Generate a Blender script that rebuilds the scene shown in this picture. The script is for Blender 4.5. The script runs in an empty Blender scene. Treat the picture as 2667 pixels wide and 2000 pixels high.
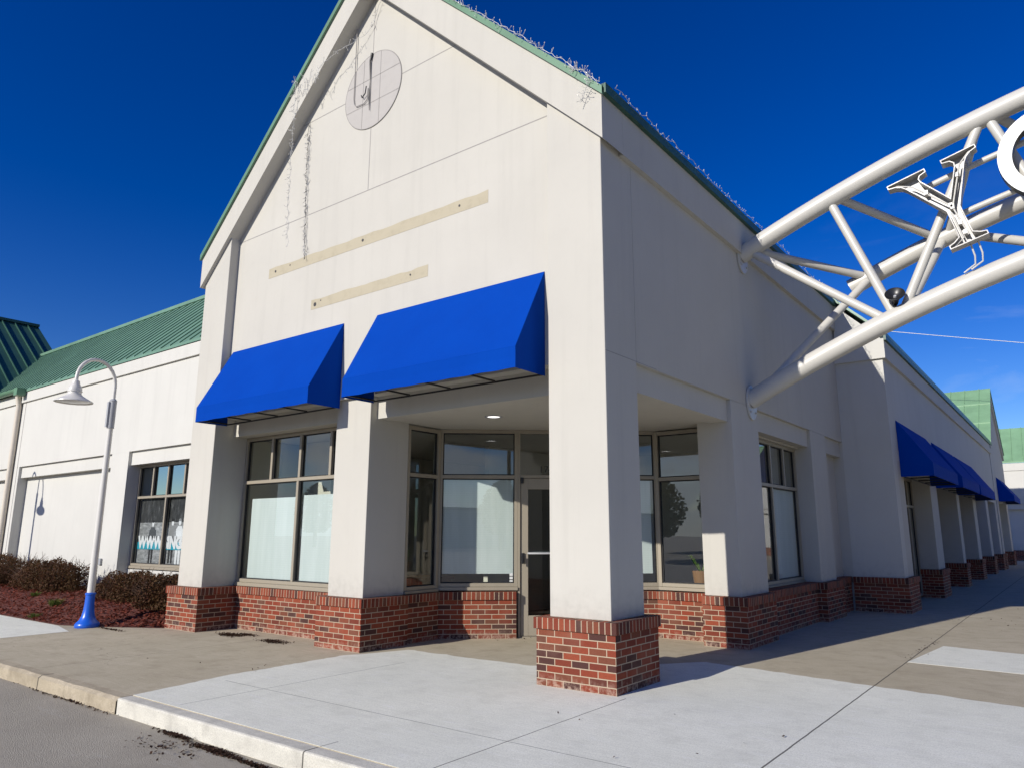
import bpy, math, random
from mathutils import Vector, Matrix
random.seed(7)
R = math.radians
S = bpy.context.scene
C = S.collection

# ------------------------------------------------------------------ camera
cam_d = bpy.data.cameras.new('camera'); cam = bpy.data.objects.new('camera', cam_d); C.objects.link(cam)
yaw, pitch, roll = 0.64663, 0.20526, 0.00066
d = Vector((-math.sin(yaw)*math.cos(pitch), math.cos(yaw)*math.cos(pitch), math.sin(pitch)))
r0 = Vector((math.cos(yaw), math.sin(yaw), 0)); u0 = r0.cross(d)
cr, sr = math.cos(roll), math.sin(roll)
rr = cr*r0 + sr*u0; uu = -sr*r0 + cr*u0
m = Matrix((rr, uu, -d)).transposed().to_4x4(); m.translation = (3.83119, -6.53343, 1.52445)
cam.matrix_world = m
cam_d.sensor_fit = 'HORIZONTAL'; cam_d.sensor_width = 36.0
cam_d.lens = 1882.3725/2667*36.0
cam_d.shift_x = -29.146/2667; cam_d.shift_y = -2.16/2667
cam_d.clip_start = 0.05; cam_d.clip_end = 2000
S.camera = cam

# ------------------------------------------------------------------ light
SUN = Vector((0.19, 1.0, -0.450)).normalized()      # direction the light travels
el = math.asin(-SUN.z); az = math.atan2(-SUN.x, -SUN.y)
W = bpy.data.worlds.new('World'); S.world = W; W.use_nodes = True
nt = W.node_tree; nt.nodes.clear()
def N(t, **k):
    n = nt.nodes.new(t)
    for a, b in k.items(): setattr(n, a, b)
    return n
def L(a, b): nt.links.new(a, b)
wo = N('ShaderNodeOutputWorld'); bg = N('ShaderNodeBackground'); bg.inputs[1].default_value = 0.092
sky = N('ShaderNodeTexSky', sky_type='NISHITA'); sky.sun_disc = False
sky.sun_elevation = el; sky.sun_rotation = az % (2*math.pi)
sky.altitude = 300; sky.air_density = 1.0; sky.dust_density = 0.3; sky.ozone_density = 4.0
hsv = N('ShaderNodeHueSaturation'); hsv.inputs['Saturation'].default_value = 1.30; hsv.inputs['Hue'].default_value = 0.523
gm = N('ShaderNodeGamma'); gm.inputs[1].default_value = 1.13; L(sky.outputs[0], gm.inputs[0]); L(gm.outputs[0], hsv.inputs['Color'])
# thin cirrus
tc = N('ShaderNodeTexCoord'); mp = N('ShaderNodeMapping'); mp.inputs['Scale'].default_value = (2.2, 2.2, 9.0); mp.inputs['Rotation'].default_value = (0.25, 0.3, 0.2)
L(tc.outputs['Generated'], mp.inputs['Vector'])
ns = N('ShaderNodeTexNoise'); ns.inputs['Scale'].default_value = 1.7; ns.inputs['Detail'].default_value = 7; ns.inputs['Roughness'].default_value = 0.62; ns.inputs['Distortion'].default_value = 0.5
L(mp.outputs[0], ns.inputs['Vector'])
cr_ = N('ShaderNodeValToRGB'); cr_.color_ramp.elements[0].position = 0.56; cr_.color_ramp.elements[1].position = 0.86
L(ns.outputs[0], cr_.inputs[0])
sx = N('ShaderNodeSeparateXYZ'); L(tc.outputs['Generated'], sx.inputs[0])
hm = N('ShaderNodeMapRange'); hm.inputs[1].default_value = 0.42; hm.inputs[2].default_value = 0.10; hm.inputs[3].default_value = 0.0; hm.inputs[4].default_value = 0.5
L(sx.outputs[2], hm.inputs[0])
xm_ = N('ShaderNodeMapRange'); xm_.inputs[1].default_value = -0.45; xm_.inputs[2].default_value = 0.0; L(sx.outputs[0], xm_.inputs[0])
m0 = N('ShaderNodeMath', operation='MULTIPLY'); L(cr_.outputs[0], m0.inputs[0]); L(hm.outputs[0], m0.inputs[1])
m1 = N('ShaderNodeMath', operation='MULTIPLY'); L(m0.outputs[0], m1.inputs[0]); L(xm_.outputs[0], m1.inputs[1])
# low bank of broken cumulus on the sun side, mirrored in the shop windows
mp2 = N('ShaderNodeMapping'); mp2.inputs['Scale'].default_value = (3.2, 3.2, 7.0); L(tc.outputs['Generated'], mp2.inputs['Vector'])
n2 = N('ShaderNodeTexNoise'); n2.inputs['Scale'].default_value = 1.6; n2.inputs['Detail'].default_value = 9; n2.inputs['Roughness'].default_value = 0.6; L(mp2.outputs[0], n2.inputs['Vector'])
zz_ = N('ShaderNodeMapRange'); zz_.inputs[1].default_value = 0.02; zz_.inputs[2].default_value = 0.24; zz_.inputs[3].default_value = 0.22; zz_.inputs[4].default_value = -0.22; L(sx.outputs[2], zz_.inputs[0])
a2_ = N('ShaderNodeMath', operation='ADD'); L(n2.outputs[0], a2_.inputs[0]); L(zz_.outputs[0], a2_.inputs[1])
c2_ = N('ShaderNodeMapRange'); c2_.inputs[1].default_value = 0.50; c2_.inputs[2].default_value = 0.62; L(a2_.outputs[0], c2_.inputs[0])
ym_ = N('ShaderNodeMapRange'); ym_.inputs[1].default_value = -0.15; ym_.inputs[2].default_value = -0.45; L(sx.outputs[1], ym_.inputs[0])
m2 = N('ShaderNodeMath', operation='MULTIPLY'); L(c2_.outputs[0], m2.inputs[0]); L(ym_.outputs[0], m2.inputs[1])
m3 = N('ShaderNodeMath', operation='MULTIPLY'); L(m2.outputs[0], m3.inputs[0]); m3.inputs[1].default_value = 0.9
mm = N('ShaderNodeMath', operation='MAXIMUM'); L(m1.outputs[0], mm.inputs[0]); L(m3.outputs[0], mm.inputs[1])
mx = N('ShaderNodeMixRGB'); mx.inputs[2].default_value = (7.5, 8.4, 9.6, 1)
L(mm.outputs[0], mx.inputs[0]); L(hsv.outputs[0], mx.inputs[1]); L(mx.outputs[0], bg.inputs[0]); L(bg.outputs[0], wo.inputs[0])

sl = bpy.data.lights.new('sun', 'SUN'); sl.energy = 5.0; sl.angle = R(0.5); sl.color = (1.0, 0.945, 0.87)
so = bpy.data.objects.new('sun', sl); C.objects.link(so); so.rotation_euler = SUN.to_track_quat('-Z', 'Y').to_euler(); so.location = (-5, -30, 20)
S.view_settings.view_transform = 'Standard'; S.view_settings.look = 'None'; S.view_settings.exposure = 0.0; S.view_settings.gamma = 1.0
S.render.engine = 'CYCLES'
S.cycles.max_bounces = 8; S.cycles.transparent_max_bounces = 16; S.cycles.caustics_reflective = False

# ------------------------------------------------------------------ materials
class Mat:
    def __init__(s, name):
        s.m = bpy.data.materials.new(name); s.m.use_nodes = True; s.t = s.m.node_tree
        s.b = s.t.nodes['Principled BSDF']; s.out = s.t.nodes['Material Output']
    def n(s, t, **k):
        x = s.t.nodes.new(t)
        for a, b in k.items(): setattr(x, a, b)
        return x
    def l(s, a, b): s.t.links.new(a, b)
    def noise(s, vec, scale, detail=4, rough=0.55, vscale=None):
        if vscale:
            mp = s.n('ShaderNodeMapping'); mp.inputs['Scale'].default_value = vscale; s.l(vec, mp.inputs['Vector']); vec = mp.outputs[0]
        n = s.n('ShaderNodeTexNoise'); n.inputs['Scale'].default_value = scale; n.inputs['Detail'].default_value = detail; n.inputs['Roughness'].default_value = rough
        s.l(vec, n.inputs['Vector']); return n.outputs[0]
    def ramp(s, fac, stops):
        r = s.n('ShaderNodeValToRGB'); e = r.color_ramp.elements
        while len(e) < len(stops): e.new(0.5)
        for i, (p, c) in enumerate(stops):
            e[i].position = p; e[i].color = (c, c, c, 1) if isinstance(c, (int, float)) else (*c, 1)
        s.l(fac, r.inputs[0]); return r.outputs[0]
    def mix(s, fac, a, b, mode='MIX'):
        x = s.n('ShaderNodeMixRGB', blend_type=mode)
        for i, v in enumerate((fac, a, b)):
            if hasattr(v, 'links'): s.l(v, x.inputs[i])
            elif isinstance(v, (int, float)): x.inputs[i].default_value = v if i == 0 else (v, v, v, 1)
            else: x.inputs[i].default_value = (*v, 1)
        return x.outputs[0]
    def math(s, op, a, b=0.0):
        x = s.n('ShaderNodeMath', operation=op)
        for i, v in enumerate((a, b)):
            if hasattr(v, 'links'): s.l(v, x.inputs[i])
            else: x.inputs[i].default_value = v
        return x.outputs[0]
    def pos(s): return s.n('ShaderNodeNewGeometry').outputs['Position']
    def col(s, c):
        if hasattr(c, 'links'): s.l(c, s.b.inputs['Base Color'])
        else: s.b.inputs['Base Color'].default_value = (*c, 1)
        return s
    def rough(s, v, metal=0.0, spec=None):
        if hasattr(v, 'links'): s.l(v, s.b.inputs['Roughness'])
        else: s.b.inputs['Roughness'].default_value = v
        s.b.inputs['Metallic'].default_value = metal
        if spec is not None: s.b.inputs['Specular IOR Level'].default_value = spec
        return s
    def bump(s, h, strength=0.3, dist=0.01):
        b = s.n('ShaderNodeBump'); b.inputs['Strength'].default_value = strength; b.inputs['Distance'].default_value = dist
        s.l(h, b.inputs['Height']); s.l(b.outputs[0], s.b.inputs['Normal']); return s

def stucco(name, base, stain=0.75):
    m = Mat(name); p = m.pos()
    big = m.noise(p, 0.7, 5, 0.6); streak = m.noise(p, 1.0, 5, 0.6, (5.0, 5.0, 0.35)); fine = m.noise(p, 130, 3, 0.6); mid = m.noise(p, 9, 5, 0.65)
    c = m.mix(m.ramp(big, [(0.35, 0.0), (0.7, 1.0)]), tuple(0.94*x for x in base), base)
    c = m.mix(m.ramp(streak, [(0.52, 0.0), (0.78, 0.30)]), c, tuple(stain*x for x in base))
    c = m.mix(m.ramp(mid, [(0.55, 0.0), (0.8, 0.25)]), c, tuple(0.86*x for x in base))
    # splash dirt close to the brick plinth: a band of noise with its own ragged edge
    z = m.n('ShaderNodeSeparateXYZ'); m.l(p, z.inputs[0])
    mr = m.n('ShaderNodeMapRange'); mr.inputs[1].default_value = 0.66; mr.inputs[2].default_value = 1.05; mr.inputs[3].default_value = 1.0; mr.inputs[4].default_value = 0.0
    m.l(z.outputs[2], mr.inputs[0])
    c = m.mix(m.math('MULTIPLY', mr.outputs[0], m.ramp(mid, [(0.4, 0.0), (0.7, 0.45)])), c, tuple(0.6*x for x in base))
    m.col(c).rough(0.9, spec=0.25).bump(m.math('ADD', m.math('MULTIPLY', fine, 0.5), m.math('MULTIPLY', mid, 0.5)), 0.22, 0.006)
    return m.m
M = {}
M['stucco'] = stucco('stucco', (0.515, 0.497, 0.44))
M['stucco_wing'] = stucco('stucco_wing', (0.575, 0.568, 0.52))

def brick(name, w, h, off, mortar):
    m = Mat(name); uv = m.n('ShaderNodeUVMap').outputs[0]
    def bt(c1, c2, cm, bias):
        b = m.n('ShaderNodeTexBrick'); b.offset = off; b.inputs['Scale'].default_value = 1.0; b.inputs['Brick Width'].default_value = w; b.inputs['Row Height'].default_value = h
        b.inputs['Mortar Size'].default_value = mortar; b.inputs['Mortar Smooth'].default_value = 0.15; b.inputs['Bias'].default_value = bias
        for i, c in zip(('Color1', 'Color2', 'Mortar'), (c1, c2, cm)): b.inputs[i].default_value = (*c, 1)
        m.l(uv, b.inputs['Vector']); return b
    b = bt((0.0, 0.0, 0.0), (1, 1, 1), (0.5, 0.5, 0.5), 0.0)
    p = m.pos(); n1 = m.noise(p, 55, 4, 0.65); n2 = m.noise(p, 2.5, 3)
    per = m.ramp(b.outputs['Color'], [(0.0, (0.06, 0.03, 0.026)), (0.12, (0.075, 0.032, 0.026)), (0.18, (0.135, 0.034, 0.021)), (0.45, (0.205, 0.042, 0.022)), (0.75, (0.255, 0.060, 0.029)), (0.9, (0.17, 0.055, 0.031)), (1.0, (0.115, 0.048, 0.030))])
    per = m.mix(m.ramp(n1, [(0.4, 0.0), (0.75, 0.55)]), per, m.mix(0.55, per, (0.08, 0.022, 0.014)))
    mort = m.mix(n1, (0.46, 0.365, 0.26), (0.34, 0.265, 0.185))
    c = m.mix(b.outputs['Fac'], per, mort)
    c = m.mix(m.ramp(n2, [(0.5, 0.0), (0.8, 0.16)]), c, (0.36, 0.26, 0.19))
    # pale salts that creep up from the ground, ragged
    z = m.n('ShaderNodeSeparateXYZ'); m.l(p, z.inputs[0])
    mr = m.n('ShaderNodeMapRange'); mr.inputs[1].default_value = 0.0; mr.inputs[2].default_value = 0.13; mr.inputs[3].default_value = 0.9; mr.inputs[4].default_value = 0.0
    m.l(z.outputs[2], mr.inputs[0])
    c = m.mix(m.math('MULTIPLY', mr.outputs[0], m.ramp(m.noise(p, 22, 5, 0.7), [(0.45, 0.0), (0.62, 0.8)])), c, (0.46, 0.34, 0.26))
    hgt = m.math('ADD', m.math('MULTIPLY', b.outputs['Fac'], -1.0), m.math('MULTIPLY', n1, 0.25))
    m.col(c).rough(0.88, spec=0.2).bump(hgt, 0.7, 0.008)
    return m.m
M['brick'] = brick('brick', 0.2055, 0.0699, 0.5, 0.0058)
M['brick_cap'] = brick('brick_cap', 0.0685, 0.40, 0.0, 0.0055)

def roofmetal(name, base, rough=0.42):
    m = Mat(name); p = m.pos()
    n = m.noise(p, 1.3, 5, 0.6); f = m.noise(p, 14, 4, 0.6)
    c = m.mix(m.ramp(n, [(0.35, 0.0), (0.7, 1.0)]), tuple(0.86*x for x in base), tuple(1.08*x for x in base))
    c = m.mix(m.ramp(f, [(0.5, 0.0), (0.8, 0.25)]), c, tuple(0.7*x+0.03 for x in base))
    m.col(c).rough(rough, spec=0.4); m.bump(n, 0.12, 0.02); return m.m
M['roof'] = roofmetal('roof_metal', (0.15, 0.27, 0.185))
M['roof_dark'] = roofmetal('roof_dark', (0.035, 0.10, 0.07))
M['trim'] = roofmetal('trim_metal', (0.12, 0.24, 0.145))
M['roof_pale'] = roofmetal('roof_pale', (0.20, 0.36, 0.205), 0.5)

def paint(name, c, rough=0.35, dirt=0.12, spec=0.5, dark=0.6):
    m = Mat(name); p = m.pos(); n = m.noise(p, 6, 5, 0.65); f = m.noise(p, 60, 3)
    cc = m.mix(m.ramp(n, [(0.5, 0.0), (0.8, dirt*3)]), c, tuple(dark*x for x in c))
    m.col(cc).rough(m.ramp(n, [(0.3, rough*0.85), (0.8, min(1, rough*1.3))]), spec=spec).bump(f, 0.05, 0.002); return m.m
M['white_steel'] = paint('white_steel', (0.53, 0.515, 0.465), 0.38, 0.08)
M['lamp_white'] = paint('lamp_white', (0.63, 0.615, 0.565), 0.35, 0.1)
M['grey_steel'] = paint('grey_steel', (0.36, 0.37, 0.38), 0.5)
M['blue_paint'] = paint('blue_paint', (0.012, 0.105, 0.56), 0.3, 0.1)
M['black'] = paint('black_plastic', (0.014, 0.014, 0.014), 0.35)
M['bronze'] = paint('bronze_aluminium', (0.30, 0.265, 0.20), 0.42, 0.08)
M['bronze_dark'] = paint('bronze_dark', (0.045, 0.042, 0.036), 0.45)
M['gasket'] = paint('gasket', (0.012, 0.012, 0.012), 0.6)
M['beige'] = paint('bare_beige', (0.43, 0.385, 0.28), 0.85, 0.2, 0.2, 0.75)
M['disc'] = paint('disc_grey', (0.42, 0.40, 0.37), 0.85, 0.12, 0.2, 0.85)
M['joint'] = paint('joint_grey', (0.30, 0.285, 0.265), 0.9)
M['inside'] = paint('inside_wall', (0.80, 0.76, 0.65), 0.8, 0.05)
M['inside_floor'] = paint('inside_floor', (0.16, 0.14, 0.12), 0.5)
M['wood'] = paint('wood', (0.30, 0.15, 0.06), 0.4)
M['red'] = paint('red_paint', (0.30, 0.02, 0.05), 0.4)
M['cream_pipe'] = paint('cream_pipe', (0.62, 0.56, 0.46), 0.5)
M['letter_white'] = paint('letter_white', (0.62, 0.64, 0.62), 0.3, 0.05)
M['aluminium'] = paint('letter_aluminium', (0.37, 0.36, 0.335), 0.35, 0.15)
M['wire_white'] = paint('wire_white', (0.52, 0.52, 0.50), 0.4)
M['wire_dark'] = paint('wire_dark', (0.03, 0.03, 0.03), 0.5)

# awning canvas
m = Mat('blue_canvas'); p = m.pos(); f = m.noise(p, 420, 2); n = m.noise(p, 1.6, 5, 0.65); st = m.noise(p, 5, 4, 0.6, (4, 4, 0.5))
c = m.mix(m.ramp(n, [(0.3, 0.0), (0.75, 1.0)]), (0.0005, 0.044, 0.315), (0.0006, 0.050, 0.345))
c = m.mix(m.ramp(st, [(0.55, 0.0), (0.85, 0.3)]), c, (0.0006, 0.036, 0.26))
m.col(c).rough(0.8, spec=0.04).bump(m.math('ADD', m.math('MULTIPLY', f, 0.35), n), 0.25, 0.012); M['canvas'] = m.m

# glass: part mirror, part clear, darker where seen straight on
def glass(name, tint, base=0.07):
    m = Mat(name); t = m.t; t.nodes.remove(m.b)
    tr = m.n('ShaderNodeBsdfTransparent'); tr.inputs[0].default_value = (*tint, 1)
    gl = m.n('ShaderNodeBsdfGlossy'); gl.inputs['Roughness'].default_value = 0.0; gl.inputs['Color'].default_value = (0.95, 0.97, 1, 1)
    ge = m.n('ShaderNodeNewGeometry'); dt = m.n('ShaderNodeVectorMath', operation='DOT_PRODUCT'); m.l(ge.outputs['Incoming'], dt.inputs[0]); m.l(ge.outputs['True Normal'], dt.inputs[1])
    fr = m.math('POWER', m.math('SUBTRACT', 1.0, m.math('ABSOLUTE', dt.outputs['Value'])), 5.0)    # two-sided Schlick term
    p = m.pos(); nn = m.noise(p, 1.1, 2)
    b = m.n('ShaderNodeBump'); b.inputs['Strength'].default_value = 0.012; b.inputs['Distance'].default_value = 0.03; m.l(nn, b.inputs['Height']); m.l(b.outputs[0], gl.inputs['Normal'])
    mr = m.n('ShaderNodeMapRange'); mr.inputs[1].default_value = 0.0; mr.inputs[2].default_value = 1.0; mr.inputs[3].default_value = base; mr.inputs[4].default_value = 1.0
    m.l(fr, mr.inputs[0]); mxs = m.n('ShaderNodeMixShader')
    m.l(mr.outputs[0], mxs.inputs[0]); m.l(tr.outputs[0], mxs.inputs[1]); m.l(gl.outputs[0], mxs.inputs[2]); m.l(mxs.outputs[0], m.out.inputs[0])
    return m.m
M['glass'] = glass('window_glass', (0.80, 0.84, 0.825), 0.115)
M['glass_clear'] = glass('clear_glass', (0.84, 0.87, 0.86), 0.035)
M['glass_dark'] = glass('door_glass', (0.30, 0.33, 0.33), 0.06)

m = Mat('blind'); p = m.pos(); wv = m.n('ShaderNodeTexWave', wave_type='BANDS', bands_direction='Z'); wv.inputs['Scale'].default_value = 9.0; wv.inputs['Distortion'].default_value = 0.25; m.l(p, wv.inputs[0])
n = m.noise(p, 1.2, 4, 0.6, (6, 6, 0.6))
c = m.mix(m.ramp(n, [(0.4, 0.0), (0.7, 1.0)]), (0.74, 0.80, 0.775), (0.83, 0.88, 0.86)); c = m.mix(m.math('MULTIPLY', wv.outputs[0], 0.10), c, (0.5, 0.56, 0.55))
m.col(c).rough(0.8); M['blind'] = m.m

# concrete family
def concrete(name, a, b, stain, joints=(), bumpy=0.25, specks=True, crack=0.7):
    m = Mat(name); p = m.pos(); n1 = m.noise(p, 0.55, 6, 0.65); n2 = m.noise(p, 3.2, 6, 0.68); n3 = m.noise(p, 90, 4, 0.7); n4 = m.noise(p, 260, 2); br = m.noise(p, 8, 4, 0.6, (0.35, 6, 1))
    c = m.mix(m.ramp(n1, [(0.32, 0.0), (0.68, 1.0)]), a, b)
    c = m.mix(m.ramp(n2, [(0.48, 0.0), (0.70, 0.75)]), c, stain)
    c = m.mix(m.ramp(br, [(0.42, 0.0), (0.72, 0.38)]), c, tuple(0.74*x for x in a))
    c = m.mix(m.ramp(m.noise(p, 5, 5, 0.7, (0.5, 3.0, 1)), [(0.56, 0.0), (0.70, 0.40)]), c, tuple(min(0.9, 1.25*x) for x in b))
    c = m.mix(m.ramp(n3, [(0.36, 0.55), (0.60, 0.0)]), c, tuple(0.60*x for x in a))
    wv = m.n('ShaderNodeTexVoronoi', feature='DISTANCE_TO_EDGE'); wv.inputs['Scale'].default_value = 0.36; wm = m.n('ShaderNodeVectorMath', operation='ADD'); nz = m.n('ShaderNodeTexNoise'); nz.inputs['Scale'].default_value = 2.2; nz.inputs['Detail'].default_value = 6; m.l(p, nz.inputs['Vector']); m.l(p, wm.inputs[0]); m.l(nz.outputs['Color'], wm.inputs[1]); m.l(wm.outputs[0], wv.inputs['Vector'])
    ck = m.math('MULTIPLY', m.math('LESS_THAN', wv.outputs['Distance'], 0.0016), m.ramp(n1, [(0.50, 0.0), (0.56, crack)])); c = m.mix(ck, c, tuple(0.30*x for x in a))
    if specks: c = m.mix(m.ramp(m.noise(p, 34, 2), [(0.70, 0.0), (0.76, 0.7)]), c, tuple(0.5*x for x in a))
    hh = m.math('ADD', m.math('MULTIPLY', n3, 0.6), m.math('MULTIPLY', n4, 0.4))
    if joints:
        sp = m.n('ShaderNodeSeparateXYZ'); m.l(p, sp.inputs[0]); wob = m.math('MULTIPLY', m.math('SUBTRACT', m.noise(p, 3, 3), 0.5), 0.012)
        jm = None
        for ax, v, w, lo, hi in joints:
            q = sp.outputs[ax]; o = sp.outputs[1-ax]
            k = m.math('LESS_THAN', m.math('ABSOLUTE', m.math('ADD', m.math('SUBTRACT', q, v), wob)), w)
            k = m.math('MULTIPLY', k, m.math('MULTIPLY', m.math('GREATER_THAN', o, lo), m.math('LESS_THAN', o, hi)))
            jm = k if jm is None else m.math('MAXIMUM', jm, k)
        c = m.mix(m.math('MULTIPLY', jm, 0.85), c, (0.05, 0.047, 0.04)); hh = m.math('SUBTRACT', hh, m.math('MULTIPLY', jm, 3.0))
    m.col(c).rough(0.9, spec=0.2).bump(hh, bumpy, 0.006); return m.m
M['walk'] = concrete('old_concrete', (0.455, 0.40, 0.285), (0.56, 0.50, 0.375), (0.36, 0.31, 0.22), [(0, 1.95, 0.007, -3.2, 60), (0, -6.0, 0.004, -2.8, 0.6), (1, 12.5, 0.006, 1.0, 30), (1, 17.5, 0.006, 1.0, 30)])
M['patch'] = concrete('new_concrete', (0.76, 0.765, 0.66), (0.86, 0.86, 0.755), (0.66, 0.66, 0.57), [(0, 1.95, 0.007, -3.2, 60), (0, 0.21, 0.005, -3.2, -0.12), (0, -2.9, 0.004, -2.8, 0.0), (1, -1.93, 0.0035, -3.6, 6), (0, -0.80, 0.005, -3.2, -2.7)], 0.22, True, 0.0)
M['kerb_old'] = concrete('old_kerb', (0.42, 0.36, 0.255), (0.54, 0.47, 0.35), (0.24, 0.20, 0.14), [(0, -5.49, 0.012, -9, 9)], 0.5)
M['kerb_new'] = concrete('new_kerb', (0.60, 0.58, 0.50), (0.70, 0.68, 0.59), (0.34, 0.325, 0.28), [(0, -0.80, 0.008, -9, 9), (0, 2.2, 0.008, -9, 9)], 0.35)
m = Mat('asphalt'); p = m.pos(); a1 = m.noise(p, 210, 3, 0.7); a2 = m.noise(p, 0.9, 5, 0.65); vo = m.n('ShaderNodeTexVoronoi'); vo.inputs['Scale'].default_value = 120; m.l(p, vo.inputs['Vector'])
c = m.mix(m.ramp(a2, [(0.35, 0.0), (0.7, 1.0)]), (0.41, 0.375, 0.30), (0.50, 0.46, 0.375))
c = m.mix(m.ramp(a1, [(0.4, 0.0), (0.65, 0.8)]), c, (0.22, 0.20, 0.165)); c = m.mix(m.ramp(vo.outputs['Distance'], [(0.05, 0.5), (0.3, 0.0)]), c, (0.52, 0.50, 0.46))
c = m.mix(m.ramp(m.noise(p, 2.2, 5, 0.7, (0.6, 2.0, 1)), [(0.60, 0.0), (0.72, 0.35)]), c, (0.5, 0.48, 0.44))
m.col(c).rough(0.92, spec=0.2).bump(m.math('ADD', a1, vo.outputs['Distance']), 0.9, 0.006); M['asphalt'] = m.m

def leafy(name, stops, scale=40):
    m = Mat(name); p = m.pos(); n = m.noise(p, scale, 3, 0.6); n2 = m.noise(p, 2.5, 3)
    c = m.ramp(m.math('ADD', m.math('MULTIPLY', n, 0.8), m.math('MULTIPLY', n2, 0.2)), stops)
    m.col(c).rough(0.7, spec=0.2)
    tr = m.n('ShaderNodeBsdfTranslucent'); m.l(c, tr.inputs[0]); mxs = m.n('ShaderNodeMixShader'); mxs.inputs[0].default_value = 0.25
    m.l(m.b.outputs[0], mxs.inputs[1]); m.l(tr.outputs[0], mxs.inputs[2]); m.l(mxs.outputs[0], m.out.inputs[0]); return m.m
M['shrub'] = leafy('shrub_leaf', [(0.34, (0.03, 0.013, 0.009)), (0.45, (0.11, 0.034, 0.016)), (0.53, (0.05, 0.045, 0.015)), (0.60, (0.15, 0.065, 0.03)), (0.68, (0.085, 0.085, 0.025))])
M['twig'] = leafy('twig_bark', [(0.4, (0.07, 0.04, 0.028)), (0.6, (0.14, 0.085, 0.06))])
M['mulch_chip'] = leafy('mulch_chip', [(0.36, (0.045, 0.012, 0.008)), (0.48, (0.17, 0.035, 0.02)), (0.58, (0.24, 0.07, 0.04)), (0.70, (0.42, 0.25, 0.18))], 55)
M['litter'] = leafy('leaf_litter', [(0.38, (0.012, 0.008, 0.006)), (0.55, (0.06, 0.03, 0.018)), (0.68, (0.15, 0.09, 0.05))], 60)
M['grass'] = leafy('grass_blade', [(0.4, (0.05, 0.09, 0.015)), (0.6, (0.16, 0.20, 0.04))])
M['leaf_green'] = leafy('leaf_green', [(0.4, (0.06, 0.14, 0.02)), (0.6, (0.20, 0.30, 0.04))])
M['pine'] = leafy('tree_leaf', [(0.4, (0.012, 0.022, 0.008)), (0.6, (0.045, 0.055, 0.02))], 3)
m = Mat('mulch_soil'); p = m.pos(); n = m.noise(p, 30, 5, 0.7); m.col(m.ramp(n, [(0.35, (0.05, 0.016, 0.011)), (0.6, (0.17, 0.045, 0.028)), (0.75, (0.26, 0.10, 0.065))])).rough(0.95).bump(n, 1.0, 0.02); M['mulch'] = m.m
m = Mat('lamp_glow'); m.b.inputs['Emission Color'].default_value = (1, 0.97, 0.92, 1); m.b.inputs['Emission Strength'].default_value = 1.6; m.col((0.8, 0.8, 0.78)); M['glow'] = m.m
m = Mat('lamp_lens'); m.col((0.62, 0.63, 0.60)).rough(0.25); M['lens'] = m.m

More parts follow.
